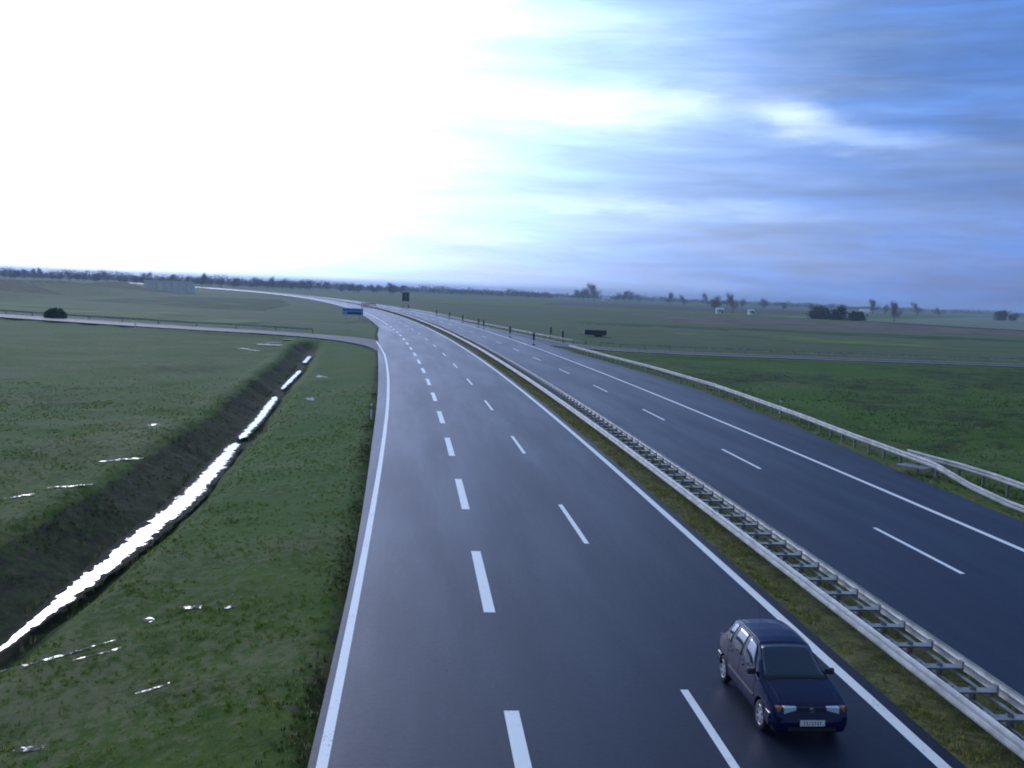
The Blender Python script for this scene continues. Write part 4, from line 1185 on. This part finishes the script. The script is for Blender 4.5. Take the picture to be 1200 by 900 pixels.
def plant(i, loc, rz, label, group=None, sc=1.0, name=None):
    loc = (loc[0], loc[1], loc[2] if len(loc) > 2 else tz(loc[0], loc[1]))
    if not used[i]:
        used[i] = True; o = PT[i]; o.location = loc; o.rotation_euler = (0, 0, rz); o.scale = sc if hasattr(sc, '__len__') else (sc,) * 3
        o['label'] = label
        if group: o['group'] = group
        return o
    return dup(PT[i], loc, rz, label, group, sc)
plant(0, (143, 729), 0, 'lone round-crowned tree above the small white shed', sc=(1.0, 1.0, 1.05))
plant(2, (156, 729), 1, 'taller thin tree just right of the lone round one', sc=(.8, .8, 1.1))
plant(2, (229, 615), 2, 'single dark tree on the right horizon left of the pale field', sc=(.75, .75, .95))
THL = ['low dark evergreen at the left end of the thicket', 'tall evergreen second in the thicket on the right horizon', 'front evergreen of the thicket, left of its middle', 'tallest evergreen in the middle of the dark thicket', 'front evergreen right of the tallest one in the thicket', 'small dark evergreen near the right end of the thicket', 'rear evergreen behind the left half of the thicket', 'smallest evergreen at the right end of the thicket']
TH_ = [(176, 597, 3, .95), (181, 604, 4, 1.1), (186, 592, 3, 1.0), (191, 600, 4, 1.15), (197, 590, 3, .9), (202, 598, 4, .8), (184, 612, 3, 1.1), (206, 606, 4, .75)]
for i, (x_, y_, k_, sc) in enumerate(TH_):
    plant(k_, (x_, y_), i * 1.3, THL[i], 'dark thicket on the right horizon', (sc * .95, sc * .95, sc * .72))
gl_ = ''
CL = ['left of the farmhouse', 'wide, left of the farmhouse', 'tall, beside the farmhouse', 'farthest left of the farmhouse', 'just right of the farmhouse', 'second right of the farmhouse', 'third right of the farmhouse', 'farthest right of the farmhouse']
for i, (x_, y_, sc) in enumerate(((100, 1490, 1.5), (108, 1500, 1.9), (116, 1510, 2.0), (92, 1505, 1.4), (150, 1515, 1.3), (160, 1500, 1.35), (170, 1520, 1.4), (182, 1500, 1.3))):
    plant(i % 3, (x_, y_), i, 'hazy bare tree behind, ' + CL[i], 'trees behind the white farmhouse', (sc * 1.1, sc * 1.1, sc))
r_ = random.Random(11)
for i in range(14):
    x_ = 60 + i * 10 + r_.uniform(-3, 3)
    plant(r_.choice((0, 1, 2)), (185 + i * 22 + r_.uniform(-8, 8), 1250 - i * 9 + r_.uniform(-20, 20)), r_.random() * 6, 'hazy bare tree of the row right of the farmhouse', 'row of bare trees right of the farmhouse', r_.uniform(.8, 1.3))
for i in range(16):
    plant(r_.choice((0, 1, 3, 4)), (455 + i * 13 + r_.uniform(-5, 5), 985 + i * 6 + r_.uniform(-20, 20)), r_.random() * 6, 'dark tree of the row at the far right edge', 'trees at the far right edge of the horizon', r_.uniform(.75, 1.15))
for i in range(52):
    px = -20 + i * 9.6 + r_.uniform(-5, 5); Y_ = r_.uniform(1080, 1300)
    plant(r_.choice((0, 1, 2)), ((px - 600) / 1190 * Y_, Y_), r_.random() * 6, 'hazy bare tree on the left horizon', 'hazy trees on the left horizon', r_.uniform(.8, 1.22))
# bush by the left slip road
def bush(label, loc, w, h, n, seed):
    rr = random.Random(seed); r = thing('bush', label, 'bush', loc)
    st = MB()
    for k_ in range(9):
        a = rr.uniform(0, 6.28); e = rr.uniform(.4, 1.3)
        st.tube([(0, 0, -.1), (cos(a) * cos(e) * w * .25, sin(a) * cos(e) * w * .2, h * .4), (cos(a) * cos(e) * w * .45, sin(a) * cos(e) * w * .3, h * .8)], [.05, .035, .015], 5)
    st.build('stem', M['bark'], r)
    V = []; F = []
    for k_ in range(n):
        a = rr.uniform(0, 6.28); q = rr.random() ** .5
        p = Vector((cos(a) * q * w / 2, sin(a) * q * w * .35, rr.random() ** .8 * h * sqrt(max(.05, 1 - q * q * .8))))
        s_ = rr.uniform(.12, .26); u_ = Vector((rr.gauss(0, 1), rr.gauss(0, 1), rr.gauss(0, 1))).normalized(); v_ = u_.orthogonal().normalized()
        b_ = len(V); V += [p - u_ * s_, p + v_ * s_ * .6, p + u_ * s_, p - v_ * s_ * .6]; F.append((b_, b_ + 1, b_ + 2, b_ + 3))
    MB().add(V, F).build('foliage', M['evergreen'], r); return r
bush('dark rounded bush beside the left slip road', (-86.5, 191.5, -.3), 4.2, 2.2, 1100, 3)

# far woods: too many trees to count
def wood(name, label, strips, n, seed, hmin, hmax):
    g = np.random.default_rng(seed); V = []; F = []
    tt = g.random(n); tot = 0
    for (px0, px1, Y0, Y1, hs) in strips:
        m_ = int(n * abs(px1 - px0) / sum(abs(q[1] - q[0]) for q in strips))
        px = g.uniform(px0, px1, m_); Y_ = g.uniform(Y0, Y1, m_); X_ = (px - 600) / 1190 * Y_
        h = g.uniform(hmin, hmax, m_) * hs * (1 + .5 * vnoise(px, Y_ * 0, .03, 5) + .35 * vnoise(px, Y_ * 0, .12, 6))
        for x_, y_, hh in zip(X_, Y_, h):
            for k_ in range(20):
                c = np.array([x_ + g.normal(0, hh * .28), y_ + g.normal(0, 3), abs(g.normal(0, 1)) * hh * .22 + hh * g.uniform(.05, .7)])
                c[2] = min(c[2], hh)
                s_ = g.uniform(.5, 1.35); a = g.normal(0, 1, 3); a /= np.linalg.norm(a); b_ = np.cross(a, [0.3, .2, 1]); b_ /= np.linalg.norm(b_)
                V += [c - a * s_, c + b_ * s_ * .6, c + a * s_, c - b_ * s_ * .6]
    V = np.array(V); F = np.arange(len(V)).reshape(-1, 4)
    o = np_mesh(name, V, F, M['twigs']); return tag(o, label, 'wood', None, 'stuff')
wood('distant_wood', 'long hazy bluish wood along the left horizon', [(-60, 340, 1350, 1600, 1.0), (300, 640, 1500, 1800, .95)], 2600, 3, 9, 13.5)
wood('distant_wood', 'thin hazy woods along the right horizon', [(600, 860, 1900, 2300, .8), (840, 1020, 1800, 2300, .7), (1000, 1300, 1900, 2300, .75)], 1900, 4, 9, 14)

# ------------------------------------------------------------------ haze
hz = MB().box((0, 0, 14.0), (14400, 14400, 38)).build('haze', None)
hz.data.materials.clear()
hm = bpy.data.materials.new('haze'); hm.use_nodes = True
for n_ in list(hm.node_tree.nodes): hm.node_tree.nodes.remove(n_)
ht = NT(hm.node_tree); pv = ht.new('ShaderNodeVolumePrincipled'); pv.inputs['Color'].default_value = (.62, .76, 1.0, 1); pv.inputs['Density'].default_value = .00022
ho = ht.new('ShaderNodeOutputMaterial'); ht.l.new(pv.outputs[0], ho.inputs['Volume'])
hz.data.materials.append(hm); tag(hz, 'thin bluish haze over the plain', None, None, 'stuff')
